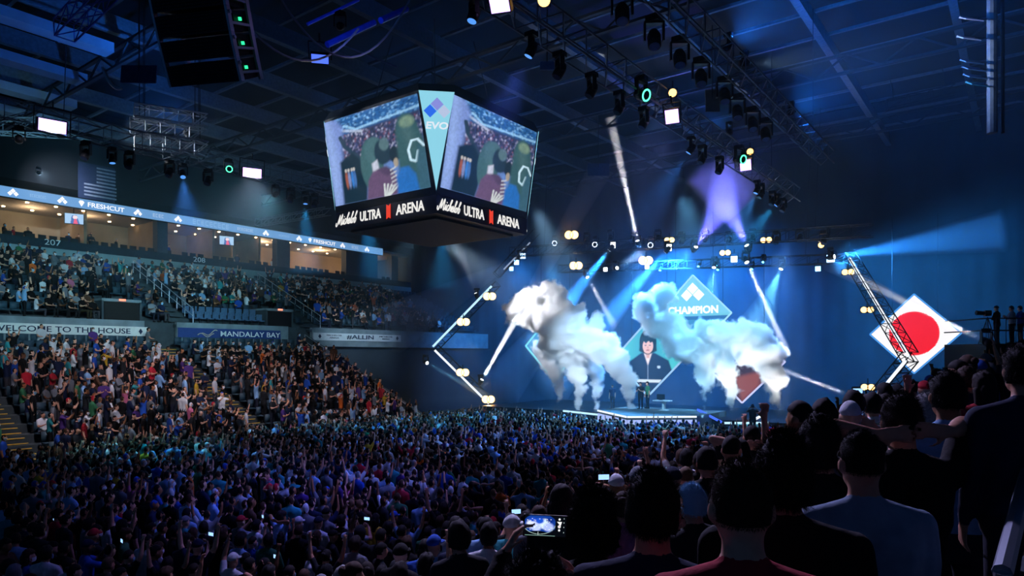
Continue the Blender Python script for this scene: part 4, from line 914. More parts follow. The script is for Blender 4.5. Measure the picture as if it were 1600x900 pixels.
SK, SH, TR, SO, HA, MK = 0, 1, 2, 3, 4, 5
def hand(P, W, h, nrm, side, curl=.35, fine=False, spread=.1):
    """palm and five separate fingers: W wrist, h direction of the hand, nrm out of the palm, side = +1 thumb towards nrm x h"""
    h = V3(h).normalized(); nrm = V3(nrm); nrm = (nrm - h * nrm.dot(h)).normalized(); s = h.cross(nrm) * side
    W = V3(W)
    for k in (-1, 0, 1): P.append(('c', W + h * .015 + s * k * .016, W + h * .085 + s * k * .024, .016, .0135, SK))
    fr = .0085 if fine else .0105
    for k, L in zip((-1.5, -.5, .5, 1.5), (.066, .078, .083, .075)):
        b = W + h * .088 + s * k * (.0205 if fine else .023); d1 = (h + s * k * spread + nrm * curl * .6).normalized(); d2 = (h + s * k * spread + nrm * curl * 2.2).normalized(); m = b + d1 * L * .5; e = m + d2 * L * .5
        P.append(('c', b, m, fr, fr * .95, SK)); P.append(('c', m, e, fr * .95, fr * .78, SK))
    tb = W + h * .03 + s * .03; tm = tb + (s * .8 + h * .6 + nrm * .25).normalized() * .042; te = tm + (s * .25 + h * .9 + nrm * (.3 + curl * .5)).normalized() * .034
    P.append(('c', tb, tm, fr * 1.25, fr * 1.1, SK)); P.append(('c', tm, te, fr * 1.1, fr * .85, SK))

def person_prims(arms, sit=False, wide=1., sleeve='short', fine=False, lean=0., headtilt=0., belly=0.):
    """arms: two of (upper dir, fore dir, hand dir, palm normal, curl) for left (-x) and right (+x), local frame: +Y forward"""
    P = []; c = lambda a, b, r0, r1, l: P.append(('c', V3(a), V3(b), r0, r1, l)); e = lambda a, r, l: P.append(('e', V3(a), V3(r), None, None, l))
    w = wide; dz = -.44 if sit else 0.
    def z(v): return v + dz
    # torso
    for s in (-1, 1):
        c((s * .085 * w, 0, z(1.30)), (s * .07 * w, .0, z(1.02)), .105 * w, .1 * w, SH)
        c((s * .10 * w, -.015, z(1.36)), (s * .095 * w, -.01, z(1.2)), .1 * w, .1 * w, SH)
        c((s * .165 * w, -.01, z(1.425)), (s * .04, -.015, z(1.47)), .062, .055, SH)
        c((s * .05 * w, .02 + belly * .5, z(1.15)), (s * .05 * w, .02 + belly, z(1.05)), .09 * w, .095 * w, SH)
    c((-.13 * w, -.01, z(1.40)), (.13 * w, -.01, z(1.40)), .085, .085, SH)
    c((-.08 * w, 0, z(.97)), (.08 * w, 0, z(.97)), .115 * w, .115 * w, SH)
    c((-.075 * w, -.01, z(.90)), (.075 * w, -.01, z(.90)), .12 * w, .12 * w, TR)
    # neck, head
    c((0, -.012, z(1.45)), (0, .005, z(1.575)), .062, .056, SK)
    c((0, -.014, z(1.455)), (0, -.01, z(1.49)), .08, .068, SH)
    hc = V3((0, .02, z(1.655)))
    e(hc, (.076, .096, .112), SK); e(hc + V3((0, .03, -.06)), (.06, .07, .065), SK)
    c(hc + V3((0, .09, .005)), hc + V3((0, .112, -.028)), .011, .016, SK)
    for s in (-1, 1): e(hc + V3((s * .078, -.005, -.015)), (.014, .028, .034), SK)
    e(hc + V3((0, .088, -.062)), (.024, .014, .010), SK)
    # legs
    for s in (-1, 1):
        if sit:
            c((s * .1, .0, .46), (s * .13, .42, .50), .09, .07, TR); c((s * .13, .42, .49), (s * .13, .40, .1), .066, .045, TR); c((s * .13, .36, .05), (s * .14, .56, .045), .048, .038, SO)
        else:
            c((s * .09, 0, .9), (s * .105, .015, .5), .092, .066, TR); c((s * .105, .015, .5), (s * .11, -.01, .1), .064, .046, TR); c((s * .11, -.04, .052), (s * .125, .15, .042), .05, .038, SO)
    # arms
    for s, (u, f, h, nrm, curl) in zip((-1, 1), arms):
        S = V3((s * .192 * w, -.01, z(1.415))); El = S + V3(u).normalized() * .29; Wr = El + V3(f).normalized() * .255
        mid = S.lerp(El, .62)
        c(S, mid, .066, .058, SH)
        if sleeve == 'long': c(mid, El, .056, .05, SH); c(El, El.lerp(Wr, .92), .05, .036, SH); c(El.lerp(Wr, .9), Wr, .03, .027, SK)
        elif sleeve == 'none': P[-1] = ('c', S, mid, .06, .05, SK); c(mid, El, .047, .042, SK); c(El, Wr, .043, .029, SK)
        else: c(mid, El, .048, .043, SK); c(El, El.lerp(Wr, .35), .043, .042, SK); c(El.lerp(Wr, .3), Wr, .042, .028, SK)
        hand(P, Wr, h, nrm, s, curl, fine)
    if headtilt or lean:
        Rl = Matrix.Rotation(-lean, 3, 'X'); pv = V3((0, 0, z(.95)))
        for i, q in enumerate(P):
            if q[1].z > pv.z - .02: P[i] = (q[0], Rl @ (q[1] - pv) + pv, (Rl @ (q[2] - pv) + pv) if q[0] == 'c' else q[2], q[3], q[4], q[5])
    return P

def prim_dist(P, X):
    D = np.empty((len(P), len(X)))
    for i, (k, a, b, r0, r1, l) in enumerate(P):
        a = np.array(a); b = np.array(b)
        if k == 'c':
            d = b - a; t = np.clip(((X - a) @ d) / max(d @ d, 1e-9), 0, 1); D[i] = np.linalg.norm(X - a - t[:, None] * d, axis=1) - (r0 + (r1 - r0) * t)
        else: q = np.linalg.norm((X - a) / b, axis=1); D[i] = (q - 1) * b.min()
    return D

def body_mesh(name, P, voxel, smooth=2, ratio=None, fold=0.):
    mb = MB()
    for k, a, b, r0, r1, l in P:
        if k == 'c': tcap(mb, a, b, r0, r1, 8 if r0 < .03 else 12)
        else: mb.ell(a, b, 14, 10)
    me = mb.mesh('tmp'); o = link('tmp', me)
    m = o.modifiers.new('r', 'REMESH'); m.mode = 'VOXEL'; m.voxel_size = voxel
    if smooth: q = o.modifiers.new('s', 'SMOOTH'); q.factor = .5; q.iterations = smooth
    if ratio: q = o.modifiers.new('d', 'DECIMATE'); q.ratio = ratio
    dg = bpy.context.evaluated_depsgraph_get(); dg.update(); r = bpy.data.meshes.new_from_object(o.evaluated_get(dg)); r.name = name
    bpy.data.objects.remove(o); bpy.data.meshes.remove(me); r.materials.clear()
    n = len(r.polygons); ctr = np.empty(n * 3); r.polygons.foreach_get('center', ctr); ctr = ctr.reshape(-1, 3)
    lab = np.array([p[5] for p in P])[np.argmin(prim_dist(P, ctr), 0)]
    if fold:
        co = np.empty(len(r.vertices) * 3); r.vertices.foreach_get('co', co); co = co.reshape(-1, 3); no = np.empty(len(co) * 3); r.vertices.foreach_get('normal', no); no = no.reshape(-1, 3)
        vl = np.array([p[5] for p in P])[np.argmin(prim_dist(P, co), 0)]
        am = np.array([mnoise.fractal(V3((p[0] * 5, p[1] * 5, p[2] * 9)), 1., 2., 2) for p in co]) * fold * (vl == SH); co += no * am[:, None]; r.vertices.foreach_set('co', co.ravel())
    r.polygons.foreach_set('material_index', lab.astype(np.int32)); r.polygons.foreach_set('use_smooth', np.ones(n, bool)); r.update()
    return r, lab

HC = V3((0, .02, 1.655))
def hair_mesh(style, seed=1, nu=28, nv=18, blades=0):
    r = random.Random(seed); mb = MB()
    thick = {'short': .014, 'fade': .009, 'curly': .04, 'long': .02, 'bun': .016, 'cap': .02, 'hood': .03, 'puffy': .026}[style]
    amp = {'short': .008, 'fade': .004, 'curly': .022, 'long': .008, 'bun': .005, 'cap': .001, 'hood': .006, 'puffy': .012}[style]
    fq = {'curly': 30, 'puffy': 18}.get(style, 24)
    V = []; idx = []; surf = []
    for j in range(nv + 1):
        ph = math.pi * j / nv
        for k in range(nu):
            t = 2 * math.pi * k / nu; d = V3((math.sin(ph) * math.cos(t), math.sin(ph) * math.sin(t), math.cos(ph)))
            front = d.y; low = d.z
            lim = -.05 if style in ('curly', 'puffy') else .05
            face = front > .1 and low < .36 + .3 * max(0, .55 - front) - .45 * max(0, .5 - front)
            nape = low < {'fade': -.35, 'short': -.6, 'cap': .12, 'hood': -1.1, 'long': -1.1, 'curly': -.72, 'puffy': -.72, 'bun': -.62}[style]
            if style == 'cap': face = front > .1 and low < .3
            if style == 'hood': face = front > .55 and low < .62
            out = not (face or nape); k2 = thick + amp * mnoise.fractal(d * fq * .12 + V3((seed, 0, 0)), .7, 2.2, 3)
            if style == 'fade' and low < .1: k2 *= .45
            s = 1 + (k2 / .09 if out else -.16)
            p = HC + V3((d.x * .076 * s, d.y * .096 * s, d.z * .112 * s + (.004 if out else 0)))
            if style in ('long', 'hood') and low < -.3 and front < .3: p.z -= .02
            V.append(p)
            if out and r.random() < math.sin(ph) + .04: surf.append((p, d))
    mb.add(V, [(j * nu + k, (j + 1) * nu + k, (j + 1) * nu + (k + 1) % nu, j * nu + (k + 1) % nu) for j in range(nv) for k in range(nu)])
    if style == 'long':
        tcap(mb, HC + V3((0, -.06, -.02)), HC + V3((0, -.075, -.22)), .075, .055); tcap(mb, HC + V3((-.06, -.04, -.03)), HC + V3((-.06, -.05, -.22)), .04, .03); tcap(mb, HC + V3((.06, -.04, -.03)), HC + V3((.06, -.05, -.22)), .04, .03)
    if style == 'bun': mb.ell(HC + V3((0, -.1, .06)), (.045, .04, .045), 14, 10)
    if style == 'cap':
        mb.prism([HC + V3((x, y, .035 - .02 * abs(x) * 10)) for x, y in ((-.068, .06), (-.06, .13), (-.03, .165), (.03, .165), (.06, .13), (.068, .06))], (0, 0, .012))
    if style == 'hood': tcap(mb, HC + V3((-.07, -.06, -.17)), HC + V3((.07, -.06, -.17)), .06, .06)
    me = mb.mesh('hair', True)
    if blades and surf:
        q = MB()
        for i in range(blades):
            p, d = r.choice(surf); d2 = V3((d.x + r.gauss(0, .12), d.y + r.gauss(0, .12), d.z + r.gauss(0, .12))).normalized()
            p = p + V3((r.uniform(-.007, .007), r.uniform(-.007, .007), r.uniform(-.007, .007)))
            down = V3((0, -.25, -.6)); g = down - d2 * down.dot(d2); ln = r.uniform(.012, .028) * (1.2 if style in ('curly', 'puffy') else .8 if style != 'fade' else .4)
            tip = p + (d2 * .7 + g * r.uniform(.2, 1.) + V3((r.gauss(0, .35), r.gauss(0, .35), r.gauss(0, .3)))).normalized() * ln; sd = d2.cross(g if g.length > .01 else V3((1, 0, 0))).normalized() * .0011
            q.add([p - sd, p + sd, tip], [(0, 1, 2)])
        m2 = MB(); m2.add([v.co[:] for v in me.vertices], [tuple(f.vertices) for f in me.polygons]); m2.add(q.v, q.f); me = m2.mesh('hair', True)
    return me
def mask_mesh():
    mb = MB(); V = []; nu, nv = 9, 5
    for j in range(nv):
        for k in range(nu):
            a = (k / (nu - 1) - .5) * 2.5; zz = -.02 - .078 * j / (nv - 1); rr = 1.1 + .05 * math.sin(j / (nv - 1) * math.pi)
            V.append(HC + V3((.073 * rr * math.sin(a), .012 + .093 * rr * math.cos(a) - .01 * (j == nv - 1), zz)))
    mb.add(V, [(j * nu + k, j * nu + k + 1, (j + 1) * nu + k + 1, (j + 1) * nu + k) for j in range(nv - 1) for k in range(nu - 1)])
    for s in (-1, 1):
        for zz in (-.03, -.08): mb.tube(HC + V3((s * .072, .035, zz)), HC + V3((s * .09, -.02, -.02)), .0025, n=4)
    return mb.mesh('face_mask', True)
MASKM = mask_mesh()
U, D_, Fw = V3((0, 0, 1)), V3((0, 0, -1)), V3((0, 1, 0))
def mir(a): return [(V3((-v.x, v.y, v.z)) if isinstance(v, Vector) else v) for v in a]
R_down = [V3((.12, .02, -1)), V3((.05, .25, -1)), V3((.0, .2, -1)), V3((-1, 0, 0)), .35]
R_clap = [V3((.25, .45, -1)), V3((-.75, .75, .35)), V3((-.55, .55, .7)), V3((-1, -.2, 0)), .1]
R_up = [V3((.55, .1, 1)), V3((.15, .1, 1)), V3((.1, .1, 1)), V3((0, 1, 0)), .2]
R_phone = [V3((.35, .8, -.25)), V3((-.5, .45, .8)), V3((-.75, .1, .5)), V3((0, -1, 0)), .7]
R_one = [V3((.3, .35, .9)), V3((-.15, .25, 1)), V3((0, .1, 1)), V3((-.5, 1, 0)), .5]
R_head = [V3((.62, -.1, .78)), V3((-.92, -.38, -.14)), V3((-1, .0, .06)), V3((0, 1, 0)), .12]
R_hup = [V3((.7, .3, -.35)), V3((.05, .1, 1)), V3((0, .05, 1)), V3((0, 1, 0)), .15]
R_cross = [V3((.2, .35, -1)), V3((-1, .35, .1)), V3((-1, .1, .2)), V3((0, -1, 0)), .3]
R_lap = [V3((.2, .35, -1)), V3((-.25, 1, -.15)), V3((-.2, 1, -.2)), V3((0, 0, -1)), .3]
POSES = {'down': (mir(R_down), R_down), 'clap': (mir(R_clap), R_clap), 'cheer': (mir(R_up), R_up), 'film': (mir(R_phone), R_phone), 'point': (mir(R_down), R_one), 'hold': (mir(R_one), R_down), 'onhead': (mir(R_head), R_head), 'cross': (mir(R_cross), R_cross), 'hup': (mir(R_hup), R_hup)}
BODY = {}
for nm, ar in POSES.items():
    BODY[nm] = person_prims(ar, sleeve='long' if nm in ('cross',) else 'short')
BODY['hoodie'] = person_prims((mir(R_clap), R_clap), sleeve='long', wide=1.08)
BODY['sit'] = person_prims((mir(R_lap), R_lap), sit=True); BODY['sitclap'] = person_prims((mir(R_clap), R_clap), sit=True); BODY['situp'] = person_prims((mir(R_up), R_up), sit=True)
HI = {k: body_mesh('person_' + k, v, .017, 2)[0] for k, v in BODY.items() if not k.startswith('sit')}
HAIRS = {s: hair_mesh(s, i + 1, 22, 14) for i, s in enumerate(('short', 'fade', 'curly', 'long', 'bun', 'cap', 'hood', 'puffy'))}

SKINS = [mat('skin_%d' % i, c, .55, vary=.08, scale=30) for i, c in enumerate(('c08a70', '9a6848', 'd8a488', '6a4632'))]
HAIRC = [mat('hair_%d' % i, c, .8, vary=.3, scale=60) for i, c in enumerate(('0c0a0a', '1c1410', '3a2618', '6a5038', '808080'))]
SHIRT = {'black': '0a0b0d', 'charcoal': '1f2226', 'navy': '14203c', 'grey': '6a6f76', 'white': 'c8ccd0', 'blue': '1f4aa0', 'light blue': '7aa4cc', 'teal': '2a8a90', 'red': 'a82030', 'orange': 'd06020', 'green': '2f6a48', 'purple': '4a2f70', 'yellow': 'c8a030', 'pink': 'b86080', 'brown': '4a3426'}
SHM = {k: mat('cloth_' + k.replace(' ', '_'), c, .9, vary=.18, scale=14, bump=.4) for k, c in SHIRT.items()}
PANT = [mat('denim_%d' % i, c, .9, vary=.2, scale=12) for i, c in enumerate(('1a2030', '101216', '3a3a40', '2a2418'))]
SHOE = mat('shoe_rubber', '18181a', .6)
MASKC = [mat('mask_%d' % i, c, .8, vary=.05) for i, c in enumerate(('8ac0e0', 'e0e4e8', '14161a'))]
SH_W = ['black'] * 34 + ['charcoal'] * 14 + ['navy'] * 13 + ['grey'] * 10 + ['white'] * 13 + ['blue'] * 6 + ['light blue'] * 6 + ['teal'] * 4 + ['red'] * 3 + ['orange'] * 1 + ['green'] * 2 + ['purple'] * 2 + ['yellow'] * 1 + ['pink'] * 1 + ['brown'] * 3

def dress(o, sk, sh, pt):
    for i, m in enumerate((SKINS[sk], SHM[sh] if isinstance(sh, str) else sh, PANT[pt], SHOE)):
        o.material_slots[i].link = 'OBJECT'; o.material_slots[i].material = m
def slots(me):
    if len(me.materials) < 4:
        for m in (SKINS[0], SHM['black'], PANT[0], SHOE): me.materials.append(m)
for me in HI.values(): slots(me)

# ---------------------------------------------------------------- who stands where
STAGE_T = V3((-19, 44, 0)); ppl = []
def row_z(x, rows):
    for x0, x1, z in rows:
        if min(x0, x1) <= x < max(x0, x1): return z
    return 0.
HEROPOS = []
def add_p(x, y, z, zone, sit=False, jit=.35):
    yaw = math.atan2(STAGE_T.y - y, STAGE_T.x - x) - math.pi / 2 + random.gauss(0, jit)
    pose = random.choices(['sit', 'sitclap', 'situp'], [5, 3, 1])[0] if sit else random.choices(['down', 'clap', 'cheer', 'film', 'point', 'hold', 'onhead', 'cross', 'hoodie'], [34, 16, 5, 9, 5, 4, 3, 9, 12])[0]
    q_sh = random.choice(SH_W); q_h = random.choices(['short', 'fade', 'curly', 'long', 'bun', 'cap', 'hood', 'puffy'], [30, 12, 8, 14, 3, 13, 4, 14])[0]
    if q_h == 'hood' and q_sh not in ('black', 'charcoal', 'navy', 'grey'): q_h = 'short'
    ppl.append(dict(x=x, y=y, z=z, yaw=yaw, s=random.gauss(1.04, .045) * (1.05 if zone in ('lower', 'upper') else .94 if y > 28 else 1), pose=pose, zone=zone, sk=random.choices([0, 1, 2, 3], [5, 3, 4, 2])[0], sh=q_sh, pt=random.choices([0, 1, 2, 3], [4, 4, 2, 1])[0],
        hair=q_h, hc=random.choices([0, 1, 2, 3, 4], [10, 6, 4, .8, .3])[0], mask=random.random() < .4))
# ---------------------------------------------------------------- foreground people
# px, py: where the head's middle shows; d: distance; body is scaled so that feet stand on the row
def hero(px, py, d, label, shirt, hair, hairc, sk=0, pose='down', sleeve='short', yaw=0., wide=1.05, zfeet=None, arms=None, glasses=False, mask=None, blades=5000, pt=0, voxel=.0125, seed=5, fold=.006, hs=1.0, fine=False, reach=None):
    p = at_d(px, py, d); zf = zfeet if zfeet is not None else row_z(p.x, RGT); sc = (p.z - zf) / 1.655
    HEROPOS.append((p.x, p.y))
    y = math.atan2(STAGE_T.y - p.y, STAGE_T.x - p.x) - math.pi / 2 + yaw
    R = Matrix.Rotation(y, 3, 'Z'); off = R @ V3((0, .02, 0)) * sc
    loc = V3((p.x - off.x, p.y - off.y, zf))
    if reach:      # two-bone reach of each hand to a point in the room
        arms = []
        for s_, (T, hd, nr) in zip((-1, 1), reach):
            Ri = R.inverted(); T = Ri @ (V3(T) - loc) / sc; S = V3((s_ * .192 * wide, -.01, 1.415)); d_ = T - S; L = min(d_.length, .53); dn = d_.normalized(); a_, b_ = .29, .255
            q = (a_ * a_ - b_ * b_ + L * L) / (2 * L); hh = math.sqrt(max(0, a_ * a_ - q * q)); pole = V3((s_ * .6, -.1, -1)); pole = (pole - dn * pole.dot(dn)).normalized(); El = S + dn * q + pole * hh
            arms.append([El - S, S + dn * L - El, Ri @ V3(hd), Ri @ V3(nr), .6])
    P = person_prims(arms or POSES[pose], sleeve=sleeve, wide=wide, fine=fine)
    me, _ = body_mesh('person', P, voxel, 3, fold=fold); slots(me)
    o = link('person', me, None, None, (p.x - off.x, p.y - off.y, zf), (0, 0, y), (sc * hs, sc * hs, sc)); dress(o, sk, shirt, pt)
    tag(o, label, 'person', 'people standing close to the camera')
    h = link('hair' if hair not in ('cap', 'hood') else hair, hair_mesh(hair, seed, 40, 28, blades), HAIRC[hairc] if not isinstance(hairc, str) else SHM[hairc], o)
    if glasses:
        g = MB()
        for s in (-1, 1):
            g.ring(HC + V3((s * .034, .098, .012)), frame((0, 1, 0)), .026, .023, .004, 16); g.tube(HC + V3((s * .06, .098, .015)), HC + V3((s * .084, -.005, .01)), .0028, n=5)
        g.tube(HC + V3((-.01, .101, .014)), HC + V3((.01, .101, .014)), .0025, n=5); gl = MB().mesh('x')
        o2 = link('glasses', g.mesh('glasses'), mat('glasses_frame', '303840', .25, .6), o)
    if mask is not None: link('face_mask', MASKM, None, o); o.children[-1].data.materials.clear() if False else None; q = o.children[-1]; (q.data.materials.append(MASKC[0]) if not q.data.materials else None); q.material_slots[0].link = 'OBJECT'; q.material_slots[0].material = MASKC[mask]
    return o
hero(1158, 792, 1.75, 'person with short brown hair and glasses in a dark red t-shirt at the bottom', 'red', 'fade', 2, 2, yaw=.12, glasses=True, blades=9000, seed=3)
hero(1224, 742, 2.22, 'large dark-haired person in a black top directly behind the red t-shirt', 'black', 'puffy', 0, 0, wide=1.15, blades=7000, seed=11, sleeve='long')
hero(1281, 695, 3.0, 'dark-haired person in black seen between two nearer heads', 'black', 'puffy', 0, 0, seed=12, blades=3000)
M_tee = mat('cloth_sky_grey', '8497ad', .9, vary=.12, scale=14, bump=.4)
hero(1346, 722, 2.55, 'person with a short fade haircut and glasses in a pale grey-blue t-shirt', M_tee, 'fade', 0, 0, yaw=.1, glasses=True, blades=8000, seed=7, wide=1.08)
hero(1408, 658, 3.15, 'person in black with both hands clasped behind the head', 'black', 'short', 1, 0, arms=(mir(R_head), [V3((.36, .55, .75)), V3((-.5, -.86, -.05)), V3((-1, -.15, .05)), V3((0, 1, 0)), .12]), blades=5000, seed=8, voxel=.011, fine=True)
hero(1480, 618, 3.75, 'dark-haired person in a blue t-shirt behind the clasped hands', 'light blue', 'short', 0, 1, blades=3000, seed=9)
hero(1450, 645, 4.5, 'grey-haired person standing beyond the clasped hands', 'charcoal', 'puffy', 4, 0, blades=3000, seed=10)
hero(1510, 594, 6.4, 'person in navy holding up both hands in the right-hand row', 'navy', 'short', 2, 0, pose='hup', blades=800, seed=13, voxel=.015)
hero(1537, 604, 6.0, 'long-haired person in a red top in the right-hand row', 'red', 'long', 1, 0, blades=600, seed=14, voxel=.015)
hero(1598, 578, 3.1, 'person in a dark navy jacket at the right edge of the picture', 'navy', 'short', 0, 0, sleeve='long', blades=4000, seed=15)
hero(1545, 672, 4.4, 'person in a black jacket low at the right edge', 'black', 'hood', 'black', 0, sleeve='long', blades=0, seed=16)
hero(1020, 797, 2.35, 'person with short dark hair in a navy polo shirt near the middle bottom', 'navy', 'short', 0, 0, blades=7000, seed=17, wide=1.1)
hero(928, 822, 2.85, 'person with a large head of curly dark hair beside the raised phone', 'black', 'curly', 1, 1, blades=16000, seed=18)
hero(1082, 786, 4.0, 'person in profile with a blue face mask and dark grey shirt', 'charcoal', 'short', 0, 0, yaw=.75, mask=0, blades=4000, seed=19)
hero(974, 792, 5.2, 'person with tied-up hair in a dusty pink top', 'pink', 'bun', 2, 0, blades=600, seed=20, voxel=.015)
# the one who films: both arms raised, phone in front of the head
ph = at_d(852, 822, 2.45); wl = at_d(790, 862, 2.43); wr = at_d(905, 900, 2.42)
fo = hero(838, 948, 1.98, 'curly-haired person filming the stage with a raised phone at the bottom', 'black', 'curly', 0, 0, sleeve='long', blades=9000, seed=21, fine=True, voxel=.0095,
    reach=((wl, at_d(828, 792, 2.46) - wl, (.8, .6, -.25)), (wr, at_d(868, 850, 2.46) - wr, (-.8, -.6, .1))))
Rp = face_rot(V3((.8, .6, 0)), (-.08, -.02, 1)); Rp = Rp @ Matrix.Rotation(-.05, 3, 'Z')
ph_o = thing('smartphone', ph, 'smartphone held up sideways showing the bright stage on its screen', 'smartphone', rot=Rp)
link('body', MB().box((0, 0, -.005), (.158, .078, .0085)).mesh('body'), mat('phone_black', '101114', .3), ph_o)
im = Img(120, 58, '060a12'); im.ell(.37, .42, .4, .52, '123a90', .05)
r4 = np.random.default_rng(9)
for cx, cy, rx, ry, c in ((.18, .42, .13, .22, 'd8e0ff'), (.28, .55, .12, .22, 'b8c8ff'), (.48, .4, .12, .24, 'cfe4ff'), (.58, .55, .12, .2, 'a8b8f8'), (.36, .25, .1, .14, '1c50c8'), (.2, .2, .1, .1, '1848c0'), (.62, .2, .1, .12, '0c2c80')): im.ell(cx, cy, rx, ry, c, .5)
for q in range(30): im.ell(.06 + r4.random() * .62, .12 + r4.random() * .6, .012, .02, 'f4f8ff', .6, .8)
im.ell(.33, .95, .3, .2, '04060c', .1); m_ = np.hypot((im.x - .35) / .4, (im.y - .35) / .56); im.put((.03 - np.abs(m_ - 1)) / .01 * (im.y > .45), 'a0b8b0', .8); im.put(((m_ - 1.02) / .02) * (im.x < .72), '04070c', .85)
im.line([(.33, .8), (.33, .95)], .006, 'c0d0d0').line([(.02, .97), (.86, .97), (.86, .8)], .008, '90b8b0').poly([(.74, 0), (1, 0), (1, 1), (.74, 1)], '05080e')
for cy, rr in ((.14, .04), (.34, .035), (.5, .055), (.68, .04)): im.ell(.84, cy, rr * .6, rr * 1.3, 'f4f6fa', .4)
im.poly([(.78, .26), (.9, .26), (.87, .46)], 'f0f0f0').ell(.84, .5, .012, .03, 'd03040', .5)
for cy in (.1, .3, .52, .78): im.ell(.95, cy, .01, .025, 'b0c0c0', .5)
link('screen', screen_mesh('phone_screen', (-.074, .036, 0), (.074, .036, 0), (.074, -.036, 0), (-.074, -.036, 0), im.a), attr_mat('phone_emit', 1.2), ph_o)
# ---------------------------------------------------------------- crowd positions
def near_hero(x, y, r=.5): return any((x - a) ** 2 + (y - b) ** 2 < r * r for a, b in HEROPOS)
for i in range(60):                                   # floor
    for j in range(36):
        x = -31.3 + j * .66 + random.uniform(-.2, .2); y = 1.0 + i * .63 + random.uniform(-.2, .2)
        if x > -9.1 or y > 37.8 or random.random() < .06: continue
        if V3((x, y, 0)).x > -24 and x < -14 and y > 37.2: continue
        add_p(x, y, 0, 'floor')
for i, (x0, x1, z) in enumerate(LOW):                 # lower tier
    for y in np.arange(7, 32.6, .53):
        if abs(y - 10.5) < .75 or abs(y - 21.7) < .75 or (i > 12 and 22.5 < y < 31.5) or random.random() < (.07 if i < 11 else .15 if i < 12 else .3 if i < 13 else .8): continue
        add_p((x0 + x1) / 2 + random.uniform(-.1, .1), float(y) + random.uniform(-.1, .1), z, 'lower', sit=random.random() < (.35 if i < 11 else 1.1))
for i, (x0, x1, z) in enumerate(UPP[:11]):            # upper tier
    for y in np.arange(11, 50, .6):
        if abs(y - 23.6) < .8 or abs(y - 34.2) < .8 or (i < 2 and (23 < y < 31 or abs(y - 20) < 1.6 or abs(y - 31.6) < 1.6)) or (i < 4 and (abs(y - 20) < 1.4 or abs(y - 31.6) < 1.4)) or random.random() < (.26 if y < 36 else .4): continue
        add_p((x0 + x1) / 2, float(y), z, 'upper', sit=random.random() < (.8 if i < 9 else 1.1))
for i, (x0, x1, z) in enumerate(RGT[:13]):            # the camera's own tier
    for y in np.arange(2.4 if i < 9 else 5.2, 29, .56):
        x = (x0 + x1) / 2 + random.uniform(-.12, .12); yy = float(y) + random.uniform(-.1, .1)
        if near_hero(x, yy, .48) or random.random() < .08: continue
        if i > 9 and y < 7: continue
        if i in (8, 9) and y < 5.5: continue
        add_p(x, yy, z, 'near')
for q in ppl:
    q['px'], q['py'], q['d'] = project((q['x'], q['y'], q['z'] + (1.2 if q['pose'].startswith('sit') else 1.65) * q['s']))
for i, q in enumerate(ppl):   # suites
    pass
for k in range(16):
    y = random.uniform(13, 50); add_p(-59.6 + random.uniform(-.8, .5), y, 13.23, 'suite', jit=.8); q = ppl[-1]; q['px'], q['py'], q['d'] = project((q['x'], q['y'], q['z'] + 1.65))
vis = [q for q in ppl if -25 < q['px'] < 1625 and q['py'] < 930 and q['d'] > 2.2]
def hidden(q): # behind the nearest people
    return (q['d'] < 7 and q['px'] < 700) or (q['d'] < 5.5 and q['px'] < 1150) or q['d'] < 30 and ((q['px'] > 1120 and q['py'] > 790) or (1190 < q['px'] < 1640 and q['py'] > 735) or (900 < q['px'] < 1060 and q['py'] > 850) or (q['px'] > 1300 and q['py'] > 690 and q['d'] < 9))
vis = [q for q in vis if not hidden(q)]
vis.sort(key=lambda q: q['d'] if not q['pose'].startswith('sit') else q['d'] * 1.3)
indiv, rest = vis[:284], vis[284:]
# labels: look first, then place; equal ones are told apart by their order from the left
POSET = {'down': 'standing still', 'clap': 'clapping', 'cheer': 'both arms up', 'film': 'filming', 'point': 'one arm up', 'hold': 'one hand up', 'onhead': 'hands on head', 'cross': 'arms folded', 'hoodie': 'long sleeves', 'hup': 'palms up', 'sit': 'seated', 'sitclap': 'seated clapping', 'situp': 'seated, arms up'}
HAIRT = {'short': 'short hair', 'fade': 'cropped hair', 'curly': 'curly hair', 'long': 'long hair', 'bun': 'hair in a bun', 'cap': 'a cap', 'hood': 'a hood', 'puffy': 'thick hair'}
def where(q):
    px, d = q['px'], q['d']
    if q['zone'] == 'near': return 'near stand' if px > 1000 else 'stand at bottom middle'
    col = 'far left' if px < 250 else 'left' if px < 520 else 'below scoreboard' if px < 820 else 'before stage'
    return ('floor, ' if q['zone'] == 'floor' else 'lower stand, ') + col
from collections import defaultdict
for q in indiv: q['base'] = '%s top, %s, %s, %s' % (q['sh'], HAIRT[q['hair']], POSET[q['pose']], where(q))
bk = defaultdict(list)
for q in indiv: bk[q['base']].append(q)
for b, L in bk.items():
    L.sort(key=lambda q: q['px'])
    for i, q in enumerate(L): q['label'] = 'person in ' + b + ('' if len(L) == 1 else ', %s from left' % ORD[i] if i < 12 else ', last')
caps = ['navy', 'black', 'red', 'grey', 'white', 'blue']
phm = MB().box((0, 0, 0), (.15, .008, .075)).mesh('phone_case'); phs = MB().box((0, -.005, 0), (.14, .003, .066)).mesh('phone_screen')
